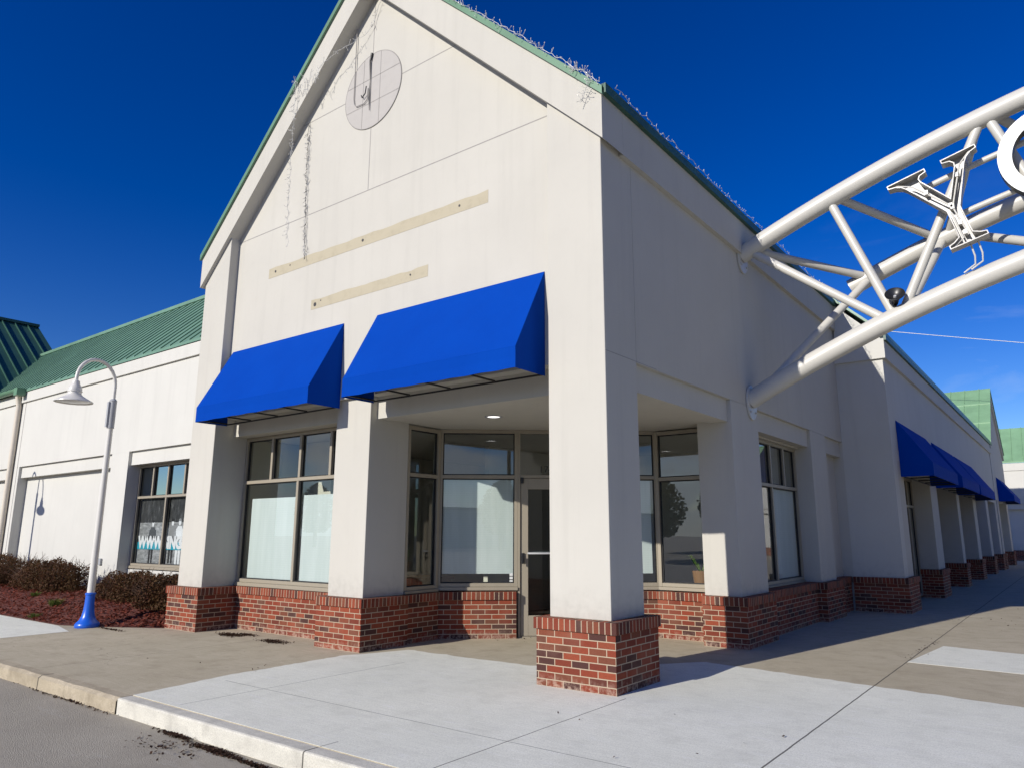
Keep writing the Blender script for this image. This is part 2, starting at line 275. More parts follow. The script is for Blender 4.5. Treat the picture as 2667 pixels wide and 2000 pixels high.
# ------------------------------------------------------------------ mesh helper
class MB:
    def __init__(s): s.v = []; s.f = []; s.mi = []; s.k = 0
    def face(s, pts, mi=None):
        i = len(s.v); s.v += [tuple(p) for p in pts]; s.f.append(tuple(range(i, i+len(pts)))); s.mi.append(s.k if mi is None else mi)
    def hexa(s, a, b):       # two quads (same winding order, a below/behind b)
        i = len(s.v); s.v += [tuple(p) for p in a] + [tuple(p) for p in b]; n = len(a)
        s.f.append(tuple(i+n-1-k for k in range(n))); s.f.append(tuple(i+n+k for k in range(n)))
        for k in range(n): s.f.append((i+k, i+(k+1) % n, i+n+(k+1) % n, i+n+k))
        s.mi += [s.k]*(n+2)
        return s
    def box(s, x0, y0, z0, x1, y1, z1):
        x0, x1 = sorted((x0, x1)); y0, y1 = sorted((y0, y1)); z0, z1 = sorted((z0, z1))
        q = [(x0, y0), (x1, y0), (x1, y1), (x0, y1)]
        return s.hexa([(*p, z0) for p in q], [(*p, z1) for p in q])
    def obox(s, o, t, nrm, s0, s1, d0, d1, z0, z1):
        P = lambda a, b: (o[0]+t[0]*a+nrm[0]*b, o[1]+t[1]*a+nrm[1]*b)
        q = [P(s0, d0), P(s1, d0), P(s1, d1), P(s0, d1)]
        if (t[0]*nrm[1]-t[1]*nrm[0])*(s1-s0)*(d1-d0) < 0: q.reverse()
        return s.hexa([(*p, z0) for p in q], [(*p, z1) for p in q])
    def prism_y(s, poly, y0, y1):   # poly in (x,z), counter-clockwise seen from -y
        return s.hexa([(x, y1, z) for x, z in poly], [(x, y0, z) for x, z in poly])
    def prism_x(s, poly, x0, x1):   # poly in (y,z), counter-clockwise seen from +x
        return s.hexa([(x0, y, z) for y, z in poly], [(x1, y, z) for y, z in poly])
    def prism_z(s, poly, z0, z1):
        return s.hexa([(x, y, z0) for x, y in poly], [(x, y, z1) for x, y in poly])
    def tube(s, path, r, n=12, cap=True):
        P = [Vector(p) for p in path]; rad = r if isinstance(r, (list, tuple)) else [r]*len(P); base = len(s.v); prev = None
        for i, p in enumerate(P):
            t = (P[min(i+1, len(P)-1)]-P[max(i-1, 0)]).normalized()
            a = prev if prev is not None else (Vector((0, 0, 1)) if abs(t.z) < 0.9 else Vector((1, 0, 0)))
            x = (a - t*a.dot(t)).normalized(); prev = x; y = t.cross(x)
            for k in range(n):
                g = 2*math.pi*k/n; s.v.append(tuple(p + (x*math.cos(g)+y*math.sin(g))*rad[i]))
        for i in range(len(P)-1):
            for k in range(n):
                a = base+i*n+k; b = base+i*n+(k+1) % n; s.f.append((a, b, b+n, a+n)); s.mi.append(s.k)
        if cap:
            s.f.append(tuple(base+n-1-k for k in range(n))); e = base+(len(P)-1)*n; s.f.append(tuple(e+k for k in range(n))); s.mi += [s.k]*2
        return s
    def lathe(s, prof, c=(0, 0, 0), n=32, mat=None):
        base = len(s.v)
        for r, z in prof:
            for k in range(n):
                g = 2*math.pi*k/n; v = Vector((r*math.cos(g), r*math.sin(g), z))
                if mat is not None: v = mat @ v
                s.v.append(tuple(v+Vector(c)))
        for i in range(len(prof)-1):
            for k in range(n):
                a = base+i*n+k; b = base+i*n+(k+1) % n; s.f.append((a, b, b+n, a+n)); s.mi.append(s.k)
        return s
    def build(s, name, mats, parent=None, bevel=0, smooth=False, seg=2):
        me = bpy.data.meshes.new(name); me.from_pydata(s.v, [], s.f); me.update()
        if not isinstance(mats, (list, tuple)): mats = [mats]
        for x in mats: me.materials.append(x)
        uv = me.uv_layers.new(name='UVMap')
        for pl, mi in zip(me.polygons, s.mi):
            pl.material_index = mi
            if smooth: pl.use_smooth = True
            nn = pl.normal
            if abs(nn.z) > 0.7:
                for li in pl.loop_indices: q = me.vertices[me.loops[li].vertex_index].co; uv.data[li].uv = (q.x, q.y)
            else:
                t = Vector((-nn.y, nn.x, 0)); t.normalize()
                for li in pl.loop_indices: q = me.vertices[me.loops[li].vertex_index].co; uv.data[li].uv = (q.x*t.x+q.y*t.y, q.z)
        if smooth:
            try: me.set_sharp_from_angle(angle=R(40))
            except Exception: pass
        o = bpy.data.objects.new(name, me); C.objects.link(o)
        if parent is not None: o.parent = parent
        if bevel:
            b = o.modifiers.new('bevel', 'BEVEL'); b.width = bevel; b.segments = seg; b.limit_method = 'ANGLE'; b.angle_limit = R(40); b.harden_normals = False
        return o
def tag(o, label, cat, group=None):
    o['label'] = label; o['category'] = cat
    if group: o['group'] = group
    return o
def thing(name, label, cat, loc=(0, 0, 0), group=None):
    o = bpy.data.objects.new(name, None); o.empty_display_size = 0.2; C.objects.link(o); o.location = loc; return tag(o, label, cat, group)
def keep(o, root):                      # parent without moving: meshes are written in world metres
    o.parent = root; o.matrix_parent_inverse = Matrix.Translation(root.location).inverted(); return o
def part(mb, name, mat, root, **k):
    o = mb.build(name, mat, None, **k)
    return keep(o, root) if root.type == 'EMPTY' and root.location.length > 0 else (setattr(o, 'parent', root) or o)
def struct(mb, name, mat, **k): o = mb.build(name, mat, None, **k); o['kind'] = 'structure'; return o
def bx(*a): return MB().box(*a)
def text_mesh(txt, size, depth=0.003):
    cu = bpy.data.curves.new('t', 'FONT'); cu.body = txt; cu.size = size; cu.offset = 0.026*(size > 0.3); cu.extrude = depth
    o = bpy.data.objects.new('t', cu); C.objects.link(o); bpy.context.view_layer.update()
    me = bpy.data.meshes.new_from_object(o.evaluated_get(bpy.context.evaluated_depsgraph_get())); bpy.data.objects.remove(o); bpy.data.curves.remove(cu); return me

# ------------------------------------------------------------------ ground
GZ = -0.145
g = MB(); g.face([(-500, -500, GZ), (500, -500, GZ), (500, 500, GZ), (-500, 500, GZ)]); struct(g, 'parking_lot', M['asphalt'])
def wob_edge(p, q, n, amp, rnd):
    out = []
    for i in range(n):
        t = i/n; j = 0 if i == 0 else amp*(rnd.random()-0.5)*2
        dx, dy = q[0]-p[0], q[1]-p[1]; l = math.hypot(dx, dy); out.append((p[0]+dx*t-dy/l*j, p[1]+dy*t+dx/l*j))
    return out
rnd = random.Random(3)
struct(MB().prism_z([(-60, -2.86), (40, -2.86), (40, 60), (-60, 60)], -0.4, 0.0), 'sidewalk', M['walk'])
kp = MB(); kx = [-60+i*0.09 for i in range(627)]+[-3.66]; rk = random.Random(9); jg = [0.011*(rk.random()-0.5)+0.006*math.sin(v*7) for v in kx]; jt = [0.010*(rk.random()-0.6) for v in kx]
for i in range(len(kx)-1):
    a, b = kx[i], kx[i+1]; fa, fb = -3.01+jg[i]*0.6, -3.01+jg[i+1]*0.6; ta, tb = -2.975+jg[i], -2.975+jg[i+1]; za, zb_ = -0.028+jt[i], -0.028+jt[i+1]
    kp.face([(a, fa-0.012, -0.4), (b, fb-0.012, -0.4), (b, fb, zb_), (a, fa, za)]); kp.face([(a, fa, za), (b, fb, zb_), (b, tb, -0.0005), (a, ta, -0.0005)]); kp.face([(a, ta, -0.0005), (b, tb, -0.0005), (b, -2.86, -0.0005), (a, -2.86, -0.0005)])
kp.face([(-3.66, -3.02, -0.4), (-3.66, -2.86, -0.4), (-3.66, -2.86, -0.0005), (-3.66, -2.98, -0.0005)]); struct(kp, 'kerb', M['kerb_old'])
struct(bx(-3.655, -3.01, -0.4, 40, -2.86, 0.0015), 'kerb', M['kerb_new'], bevel=0.018)
poly = [(-3.66, -2.858), (40, -2.858), (40, 1.2)]
poly += wob_edge((3.3, 1.72), (1.95, 1.93), 12, 0.02, rnd)+wob_edge((1.95, 1.93), (0.0, 2.24), 22, 0.025, rnd)+wob_edge((0.0, 2.24), (-1.0, 1.05), 6, 0.03, rnd)+wob_edge((-1.0, 1.05), (-1.56, 0.74), 6, 0.02, rnd)+wob_edge((-1.56, 0.74), (-3.67, 0.72), 22, 0.03, rnd)
poly += wob_edge((-3.78, 0.1), (-3.90, -0.09), 3, 0.01, rnd)+wob_edge((-3.90, -0.09), (-3.856, -1.76), 24, 0.014, rnd)+wob_edge((-3.856, -1.76), (-3.66, -2.858), 16, 0.012, rnd)
struct(MB().prism_z(poly, -0.1, 0.002), 'sidewalk_patch', M['patch'])
struct(MB().prism_z([(1.958, 3.72), (9, 3.2), (9, 5.0)]+wob_edge((3.06, 5.29), (1.985, 5.47), 8, 0.02, rnd), -0.1, 0.002), 'sidewalk_patch', M['patch'])
struct(MB().prism_z([(-40, -2.2), (-9.21, -2.2), (-9.23, -1.25), (-10.2, -1.04), (-40, -1.0)], -0.1, 0.002), 'sidewalk_patch', M['patch'])
# mulch bed
bed = [(-8.45, 1.5), (-40, 1.5), (-40, -0.92), (-10.25, -1.02), (-9.3, -0.62), (-8.5, -0.18)]
def bed_front(x): return -0.92-(x+40)*0.00336 if x < -10.25 else (-1.02+(x+10.25)*0.421 if x < -9.3 else -0.62+(x+9.3)*0.55)
def in_bed(x, y): return bed_front(x)+0.02 < y < 1.5
def bed_z(x, y):
    t = max(0.0, min(1.0, (y-bed_front(x))/1.25)); t = t*t*(3-2*t); e = max(0.0, min(1.0, (-8.45-x)/0.5))
    return 0.004+0.25*t*e+0.012*math.sin(x*5+y*3)*t+0.008*math.sin(x*13-y*9)*t
bm_ = MB(); nx, nyy = 240, 18
for i in range(nx+1):
    x = -8.45-31.55*i/nx
    for k in range(nyy+1): y = bed_front(x)+(1.52-bed_front(x))*k/nyy; bm_.v.append((x, y, bed_z(x, y)))
for i in range(nx):
    for k in range(nyy): a = i*(nyy+1)+k; bm_.f.append((a, a+1, a+nyy+2, a+nyy+1)); bm_.mi.append(0)
struct(bm_, 'mulch_bed', M['mulch'], smooth=True)
chips = MB(); rnd = random.Random(5)
def chip(mb, x, y, z, l, w, rnd, tilt=0.6):
    a = rnd.random()*6.28; b = (rnd.random()-0.5)*2*tilt; c_ = (rnd.random()-0.5)*2*tilt
    t = Vector((math.cos(a)*math.cos(b), math.sin(a)*math.cos(b), math.sin(b)))*l; n = Vector((-math.sin(a), math.cos(a), c_)).normalized()*w; o = Vector((x, y, z))
    mb.face([o-t-n, o+t-n, o+t*0.9+n, o-t*0.8+n])
cnt = 0
while cnt < 9000:
    x = -8.4-(rnd.random()**1.6)*14; y = -1.05+2.5*rnd.random()
    if not in_bed(x, y): continue
    cnt += 1; chip(chips, x, y, bed_z(x, y)+0.008+rnd.random()*0.03, 0.018+0.035*rnd.random(), 0.008+0.012*rnd.random(), rnd)
o = chips.build('mulch_chips', M['mulch_chip']); o['kind'] = 'stuff'; o['label'] = 'red brown bark mulch chips covering the planting bed'; o['category'] = 'mulch'
def litter(name, spots, label):
    mb = MB(); rnd = random.Random(len(spots)*7)
    for (x, y, sx_, sy_, n, z) in spots:
        for i in range(n):
            a = rnd.gauss(0, 0.45); b = rnd.gauss(0, 0.45); chip(mb, x+a*sx_, y+b*sy_, z+0.006+rnd.random()*0.012, 0.006+0.012*rnd.random()**1.5, 0.004+0.007*rnd.random(), rnd, 0.6)
    o = mb.build(name, M['litter']); o['kind'] = 'stuff'; o['label'] = label; o['category'] = 'leaf litter'
litter('leaf_litter', [(-6.78, 0.06, 0.28, 0.13, 700, 0), (-6.6, 0.22, 0.22, 0.08, 240, 0), (-5.64, 0.04, 0.3, 0.12, 440, 0), (-8.9, -0.75, 0.5, 0.05, 150, 0)], 'dark heaps of leaf crumbs on the tan concrete by the brick wall')
litter('leaf_litter', [(-2.45, -3.06, 0.25, 0.03, 420, GZ), (-1.8, -3.1, 0.35, 0.045, 700, GZ), (-1.2, -3.12, 0.4, 0.03, 380, GZ), (-4.6, -3.05, 1.2, 0.02, 120, GZ), (-2.2, -3.3, 0.5, 0.2, 90, GZ)], 'dead leaf crumbs gathered in the gutter along the pale kerb')
litter('leaf_litter', [(2.6, 9.5, 1.0, 1.6, 26, 0), (1.95, 5.0, 0.1, 1.6, 30, 0), (0.9, -1.2, 1.6, 1.0, 8, 0.002), (-4.5, -1.2, 1.2, 0.7, 10, 0), (-3.2, 2.4, 0.4, 0.3, 40, 0)], 'stray leaf flecks scattered over the walkway')

# ------------------------------------------------------------------ corner shop (gabled)
X0, XL = 0.0, -8.366; WC, DC = 0.743, 0.703; HP = 0.6745; OB = 0.103; OC = 0.127
ZE, ZT, ZAP, OF = 5.902, 6.484, 10.637, 0.0675; XM = XL/2; SL = (ZAP-ZT)/(OF-XM)
YF = 0.165; ZL, ZB = 3.445, 3.125; YB = 12.3
shop = thing('shop_building', 'cream stucco corner shop with a tall front gable, brick pillar bases and blue awnings', 'building')
st = M['stucco']
def rake(x): return ZE+SL*(OF-x) if x > XM else ZE+SL*(x-(XL-OF))
# front field above the openings
w = MB(); xa, xb = XL+WC, -WC
w.prism_y([(xa, ZL), (xb, ZL), (xb, rake(xb)+0.25), (XM, rake(XM)+0.25), (xa, rake(xa)+0.25)], YF, YF+0.28)
w.box(XL+WC, YF+0.19, 3.155, -4.715, YF+0.45, ZL-0.001); w.box(-3.98, YF+0.19, 3.13, -WC, YF+0.45, ZL-0.001)      # beams over the openings
w.box(-0.28, DC, ZL, 0, YB, ZE+0.05); w.box(-0.35, DC+0.001, ZB, -0.06, 3.553, ZL-0.001); w.box(-0.34, 4.66, ZB, -0.06, 7.5, ZL-0.001); w.box(-0.34, 8.52, ZB, -0.06, 9.85, ZL-0.001)
w.box(-0.34, 8.52, HP, -0.20, 9.85, ZB); w.box(XL, DC, 0.0, XL+0.25, YB, ZE+0.3); w.box(-0.3, 9.851, 0.0, 0, YB, ZL-0.001)
w.box(-0.30, 4.662, 3.10, -0.24, 7.498, ZB-0.001)
part(w, 'wall', st, shop)
# columns and pedestals
def column(x0, x1, y0, y1, ztop, root, ox0=OB, ox1=OB, oy0=OB, oy1=OB, poly=None, cap=True):
    c = MB()
    if poly: c.prism_y(poly, y0, y1)
    else: c.box(x0, y0, HP, x1, y1, ztop)
    c = part(c, 'column', st, root, bevel=0.008)
    e = OC-OB; ch = 0.115
    b = part(bx(x0-ox0, y0-oy0, -0.05, x1+ox1, y1+oy1, HP-ch), 'brick_base', M['brick'], root); b.parent = c
    q = part(bx(x0-ox0-e*(ox0 > 0), y0-oy0-e*(oy0 > 0), HP-ch, x1+ox1+e*(ox1 > 0), y1+oy1+e*(oy1 > 0), HP), 'brick_cap', M['brick_cap'], root, bevel=0.004); q.parent = c
    return c
column(-WC, 0, 0, DC, 0, shop, poly=[(-WC, HP), (0, HP), (0, rake(0)+0.2), (-WC, rake(-WC)+0.2)])
column(XL, XL+WC, 0, DC, 0, shop, poly=[(XL, HP), (XL+WC, HP), (XL+WC, rake(XL+WC)+0.2), (XL, rake(XL)+0.2)])
column(-4.716, -3.98, 0.23, 0.985, ZL, shop, oy1=0)
column(-0.54, 0, 3.554, 4.66, ZL, shop, ox0=0.0, oy1=0.0)
column(-0.5, 0, 7.5, 8.52, ZL, shop, ox0=0.0)
# thin white base bead at column feet
# rake fascia (front band) and eave fascia
f = MB(); out = lambda x, dz=0: ((ZT+SL*(OF-x)) if x > XM else (ZT+SL*(x-XL+OF)))+dz
zi = ZE+SL*(OF-XM)
f.prism_y([(OF, ZE), (OF, ZT), (XM, ZAP), (XM, zi)], -OF, YF+0.25); f.prism_y([(XL-OF, ZE), (XM, zi), (XM, ZAP), (XL-OF, ZT)], -OF, YF+0.25)
f.box(-0.05, YF+0.252, ZE, OF, YB, ZT); f.box(XL-OF, YF+0.252, ZE, XL+0.05, YB, ZT)
part(f, 'fascia', st, shop)
# metal roof with trim
rf = MB(); th = 0.075
for sgn in (1, -1):
    def PX(dx): return XM+sgn*dx
    hw = OF-XM+0.03
    a = [(PX(0), -OF-0.025, ZAP), (PX(hw), -OF-0.025, ZAP-SL*hw), (PX(hw), YB, ZAP-SL*hw), (PX(0), YB, ZAP)]
    b = [(x, y, z+th) for x, y, z in a]
    if sgn < 0: a.reverse(); b.reverse()
    rf.hexa(a, b)
    y = 0.4
    while y < YB:
        q0, q1 = (PX(0.02), ZAP+th), (PX(hw-0.02), ZAP-SL*(hw-0.02)+th)
        a = [(q0[0], y, q0[1]), (q1[0], y, q1[1]), (q1[0], y+0.02, q1[1]), (q0[0], y+0.02, q0[1])]; b = [(x, yy, z+0.05) for x, yy, z in a]
        if sgn < 0: a.reverse(); b.reverse()
        rf.hexa(a, b); y += 0.42
part(rf, 'roof', M['roof'], shop)
part(bx(OF+0.002, -OF-0.002, ZT-0.03, OF+0.06, YB, ZT+0.09), 'roof_trim', M['roof_dark'], shop); part(bx(XL-OF-0.06, -OF-0.002, ZT-0.03, XL-OF-0.002, YB, ZT+0.09), 'roof_trim', M['roof_dark'], shop)
part(MB().prism_y([(OF+0.03, ZT-0.06), (OF+0.03, ZT+0.045), (XM, ZAP+0.075), (XM, ZAP-0.03)], -OF-0.04, -OF-0.003), 'roof_trim', M['trim'], shop); part(MB().prism_y([(XL-OF-0.03, ZT-0.06), (XM, ZAP-0.03), (XM, ZAP+0.075), (XL-OF-0.03, ZT+0.045)], -OF-0.04, -OF-0.003), 'roof_trim', M['trim'], shop)
# joints, disc, bare strips on the gable
j = MB(); jw = 0.007; yj = YF-0.002
def span(z): hx = (rake(XM)-z)/SL; return max(xa, XM-hx), min(xb, XM+hx)
for z in (6.635, 8.35):
    x0, x1 = span(z); j.box(x0, yj, z-jw, x1, YF+0.01, z+jw)
j.box(-4.19-jw, yj, 6.645, -4.19+jw, YF+0.01, 7.70); j.box(-4.22-jw, yj, 8.98, -4.22+jw, YF+0.01, 10.0)
j.box(-0.001, 0.005, 3.455, 0.002, DC+0.5, 3.461)
part(j, 'control_joint', M['joint'], shop)
ds = MB(); n = 64; ring = [(XM+0.64*math.cos(2*math.pi*k/n), 8.335+0.64*math.sin(2*math.pi*k/n)) for k in range(n)]
ds.prism_y(ring, YF-0.012, YF+0.01)
dk = part(ds, 'sign_disc', M['disc'], shop)
gr = MB(); r = 0.64
def hch(z): hh = math.sqrt(r*r-(z-8.335)**2); gr.box(XM-hh, YF-0.0145, z-0.006, XM+hh, YF-0.008, z+0.006)
def vch(x): hh = math.sqrt(r*r-(x-XM)**2); gr.box(x-0.005, YF-0.0145, 8.335-hh, x+0.005, YF-0.008, 8.335+hh)
hch(8.55); hch(8.12); vch(XM-0.22); vch(XM+0.17)
gr.tube([(XM+0.645*math.cos(2*math.pi*k/64), YF-0.006, 8.335+0.645*math.sin(2*math.pi*k/64)) for k in range(65)], 0.009, 6)
q = part(gr, 'disc_groove', M['joint'], shop); q.parent = dk
def strip(x0, x1, z0, z1, holes, seed):
    rnd = random.Random(seed); b = MB(); top = [(x1, z1+0.01)]; k = 24
    for i in range(1, k): top.append((x1+(x0-x1)*i/k, z1+0.02*(rnd.random()-0.5)))
    b.prism_y([(x0, z0), (x1, z0)]+top+[(x0, z1)], YF-0.003, YF+0.01); s_ = part(b, 'bare_strip', M['beige'], shop)
    for x, z, r_ in holes:
        q = part(MB().prism_y([(x+r_*math.cos(6.283*i/10), z+r_*math.sin(6.283*i/10)) for i in range(10)], YF-0.006, YF), 'screw_hole', M['bronze_dark'], shop); q.parent = s_
strip(-6.64, -1.80, 5.745, 5.915, [(-6.45, 5.84, 0.022), (-6.05, 5.86, 0.014), (-4.25, 5.84, 0.024), (-2.3, 5.84, 0.018)], 1)
strip(-5.42, -2.86, 4.965, 5.125, [(-5.32, 5.04, 0.034), (-5.18, 5.08, 0.012), (-3.2, 5.06, 0.016)], 2)
part(MB().tube([(-4.61, YF-0.03, 9.6), (-4.605, YF-0.03, 8.32), (-4.585, YF-0.03, 8.22), (-4.53, YF-0.03, 8.16), (-4.34, YF-0.03, 8.15), (-4.28, YF-0.03, 8.2), (-4.27, YF-0.03, 8.38)], 0.007, 8), 'conduit', M['joint'], shop, smooth=True)
part(MB().tube([(-4.21, YF-0.03, 8.98), (-4.24, YF-0.04, 8.84), (-4.225, YF-0.03, 8.5), (-4.23, YF-0.035, 8.2), (-4.215, YF-0.03, 7.98)], [0.022, 0.014, 0.006, 0.011, 0.004], 8).tube([(-4.29, YF-0.05, 8.42), (-4.31, YF-0.05, 8.3), (-4.38, YF-0.05, 8.25), (-4.40, YF-0.05, 8.3)], 0.009, 6), 'cable', M['wire_dark'], shop, smooth=True)

# storefront windows -------------------------------------------------
def window(root, o, t, nrm, s0, s1, z0, z1, tr, low, up, name='window', fw=0.055, dp=0.11, blind=None, mat='bronze', gmat='glass', sill=0.05):
    """aluminium frame along tangent t from o; nrm points inside"""
    f = MB(); ob = lambda a, b, c_, d_, e, g_: f.obox(o, t, nrm, a, b, c_, d_, e, g_)
    ob(s0, s0+fw, 0, dp, z0, z1); ob(s1-fw, s1, 0, dp, z0, z1); ob(s0+fw, s1-fw, 0.002, dp, z1-fw, z1); ob(s0+fw, s1-fw, 0.002, dp, z0, z0+fw)
    if sill: ob(s0, s1, -0.03, 0.06, z0-sill, z0-0.001)
    if tr: ob(s0+fw, s1-fw, 0.001, dp, tr-fw/2, tr+fw/2)
    for x in low: ob(x-fw/2, x+fw/2, 0.003, dp-0.001, z0+fw, (tr-fw/2) if tr else z1-fw)
    for x in up: ob(x-fw/2, x+fw/2, 0.003, dp-0.001, tr+fw/2, z1-fw)
    wdw = part(f, name, M[mat], root, bevel=0.004, seg=1)
    gk = MB(); e = 0.016
    cells = []
    def rows(xs, za, zb):
        ed = [s0+fw]+[v for x in xs for v in (x-fw/2, x+fw/2)]+[s1-fw]
        for i in range(0, len(ed), 2): cells.append((ed[i], ed[i+1], za, zb))
    rows(low, z0+fw, (tr-fw/2) if tr else z1-fw)
    if tr: rows(up, tr+fw/2, z1-fw)
    for a, b, za, zb in cells:
        gk.obox(o, t, nrm, a, a+e, 0.035, 0.07, za, zb); gk.obox(o, t, nrm, b-e, b, 0.035, 0.07, za, zb); gk.obox(o, t, nrm, a+e, b-e, 0.035, 0.07, zb-e, zb); gk.obox(o, t, nrm, a+e, b-e, 0.035, 0.07, za, za+e)
    q = part(gk, 'gasket', M['gasket'], root); q.parent = wdw
    pn = MB(); P = lambda a, dd, z: (o[0]+t[0]*a+nrm[0]*dd, o[1]+t[1]*a+nrm[1]*dd, z)
    for a, b, za, zb in cells: pn.face([P(a, 0.05, za), P(b, 0.05, za), P(b, 0.05, zb), P(a, 0.05, zb)])
    q = part(pn, 'pane', M[gmat], root); q.parent = wdw
    if blind:
        bl = MB()
        for a, b, za, zb in blind: bl.obox(o, t, nrm, a, b, 0.078, 0.084, za, zb)
        q = part(bl, 'blind', M['blind'], root); q.parent = wdw
    return wdw
def plinth(root, o, t, nrm, s0, s1, name='brick_wall', h=HP, d0=0.0, dep=0.3):
    b = part(MB().obox(o, t, nrm, s0, s1, d0, d0+dep, -0.05, h-0.115), name, M['brick'], root)
    c = part(MB().obox(o, t, nrm, s0, s1, d0-0.024, d0+dep, h-0.115, h), 'brick_cap', M['brick_cap'], root, bevel=0.004); c.parent = b
    return b
ZW = 3.155
# window bay left of the entrance
o1 = (XL+WC, 0.60); tx = (1, 0); ny = (0, 1)
window(shop, o1, tx, ny, 0.004, 2.90, 0.74, ZW-0.004, 2.385, [1.53], [0.78, 1.55, 2.32], blind=[(0.20, 1.48, 0.80, 2.11), (1.62, 2.83, 0.80, 2.13)], sill=0.06)
plinth(shop, (XL+WC+OB+0.03, 0.56), tx, ny, 0.0, 2.655)
# entrance: side pane, diagonal front, side pane
D0 = (-4.0, 1.72); D1 = (-1.43, 3.90); ln = math.hypot(D1[0]-D0[0], D1[1]-D0[1]); td = ((D1[0]-D0[0])/ln, (D1[1]-D0[1])/ln); nd = (-td[1], td[0])
window(shop, (-3.985, 0.99), (0, 1), (-1, 0), 0.0, 0.70, 0.72, 3.12, 2.39, [], [], sill=0.04)
window(shop, D0, td, nd, -0.03, 1.20, 0.74, 3.14, 2.40, [], [], blind=[(0.04, 1.15, 0.93, 2.36)], sill=0.05)
window(shop, D0, td, nd, 2.20, ln+0.04, 0.74, 3.14, 2.40, [], [], blind=[(2.5, 3.3, 0.93, 2.36)], sill=0.05)
window(shop, D1, (1, 0), ny, 0.0, 0.89, 0.74, 3.12, 2.37, [], [], sill=0.05)
plinth(shop, (-3.93, 0.99), (0, 1), (-1, 0), 0.0, 0.66); plinth(shop, D0, td, nd, 0.0, 1.175, d0=-0.075); plinth(shop, D0, td, nd, 2.225, ln-0.03, d0=-0.075); plinth(shop, (D1[0]+0.02, D1[1]-0.10), (1, 0), ny, 0.0, 0.87)
# door with transom
dr = MB(); ob = lambda a, b, c_, d_, e, g_: dr.obox(D0, td, nd, a, b, c_, d_, e, g_)
ob(1.201, 1.235, -0.005, 0.12, 0.0, 3.14); ob(2.165, 2.199, -0.005, 0.12, 0.0, 3.14); ob(1.235, 2.165, 0.0, 0.12, 2.385, 2.43); ob(1.235, 2.165, 0.0, 0.12, 3.085, 3.14); ob(1.235, 2.165, 0.0, 0.12, 0.0, 0.02)
door = part(dr, 'door', M['bronze'], shop, bevel=0.003, seg=1)
lf = MB(); ob = lambda a, b, c_, d_, e, g_: lf.obox(D0, td, nd, a, b, c_, d_, e, g_)
ob(1.24, 1.36, 0.02, 0.065, 0.025, 2.38); ob(2.04, 2.16, 0.02, 0.065, 0.025, 2.38); ob(1.36, 2.04, 0.021, 0.064, 2.21, 2.379); ob(1.36, 2.04, 0.021, 0.064, 0.026, 0.32)
q = part(lf, 'door_leaf', M['bronze'], shop, bevel=0.003, seg=1); q.parent = door
pn = MB(); P = lambda a, dd, z: (D0[0]+td[0]*a+nd[0]*dd, D0[1]+td[1]*a+nd[1]*dd, z)
pn.face([P(1.36, 0.045, 0.32), P(2.04, 0.045, 0.32), P(2.04, 0.045, 2.21), P(1.36, 0.045, 2.21)])
q = part(pn, 'pane', M['glass_dark'], shop); q.parent = door
pn = MB(); pn.face([P(1.235, 0.05, 2.43), P(2.165, 0.05, 2.43), P(2.165, 0.05, 3.085), P(1.235, 0.05, 3.085)])
q = part(pn, 'transom_pane', M['glass'], shop); q.parent = door
q = part(MB().tube([P(1.36, 0.02, 1.235), P(1.40, -0.03, 1.235), P(2.0, -0.03, 1.235), P(2.04, 0.02, 1.235)], 0.016, 10).tube([P(1.36, 0.09, 1.25), P(2.04, 0.09, 1.25)], 0.02, 8), 'push_bar', M['grey_steel'], shop, smooth=True); q.parent = door
q = part(MB().obox(D0, td, nd, 1.262, 1.30, -0.005, 0.02, 1.09, 1.24).obox(D0, td, nd, 1.272, 1.29, -0.05, -0.005, 1.12, 1.15).obox(D0, td, nd, 1.255, 1.285, -0.055, -0.035, 1.08, 1.2), 'handle', M['black'], shop, bevel=0.004); q.parent = door
q = part(MB().obox(D0, td, nd, 1.24, 1.29, -0.02, 0.02, 2.30, 2.39), 'door_closer', M['black'], shop, bevel=0.006); q.parent = door
me = text_mesh('174', 0.15); tn = bpy.data.objects.new('door_number', me); C.objects.link(tn); me.materials.append(M['black'])
tn.matrix_world = Matrix.Translation(P(1.53, 0.046, 2.47)) @ Matrix(((td[0], 0, -nd[0]), (td[1], 0, -nd[1]), (0, 1, 0))).to_4x4(); tn.parent = door
# stickers at the foot of the big pane
sk = MB()
for k in range(3): sk.obox(D0, td, nd, 1.075, 1.125, 0.044, 0.049, 0.80+k*0.05, 0.838+k*0.05)
q = part(sk, 'sticker', M['letter_white'], shop); q.parent = door
# soffit of the alcove and its downlight
s_ = MB(); s_.prism_z([(-4.0, YF+0.46), (-0.36, YF+0.46), (-0.36, 4.6), (-1.43, 4.0), (-4.1, 1.8)], 3.142, 3.20); s_.prism_z([(XL+WC, YF+0.46), (-4.72, YF+0.46), (-4.72, 0.9), (XL+WC, 0.9)], 3.158, 3.21)
sf = part(s_, 'soffit', st, shop)
lc = (-2.565, 1.249, 3.138)
dl = part(MB().lathe([(0.085, 0.004), (0.10, -0.006), (0.122, -0.008), (0.128, 0.004)], lc, 28), 'downlight', M['grey_steel'], shop, smooth=True); dl.parent = sf
q = part(MB().lathe([(0.0005, 0.0), (0.088, 0.0)], lc, 28), 'lamp_disc', M['glow'], shop); q.parent = dl
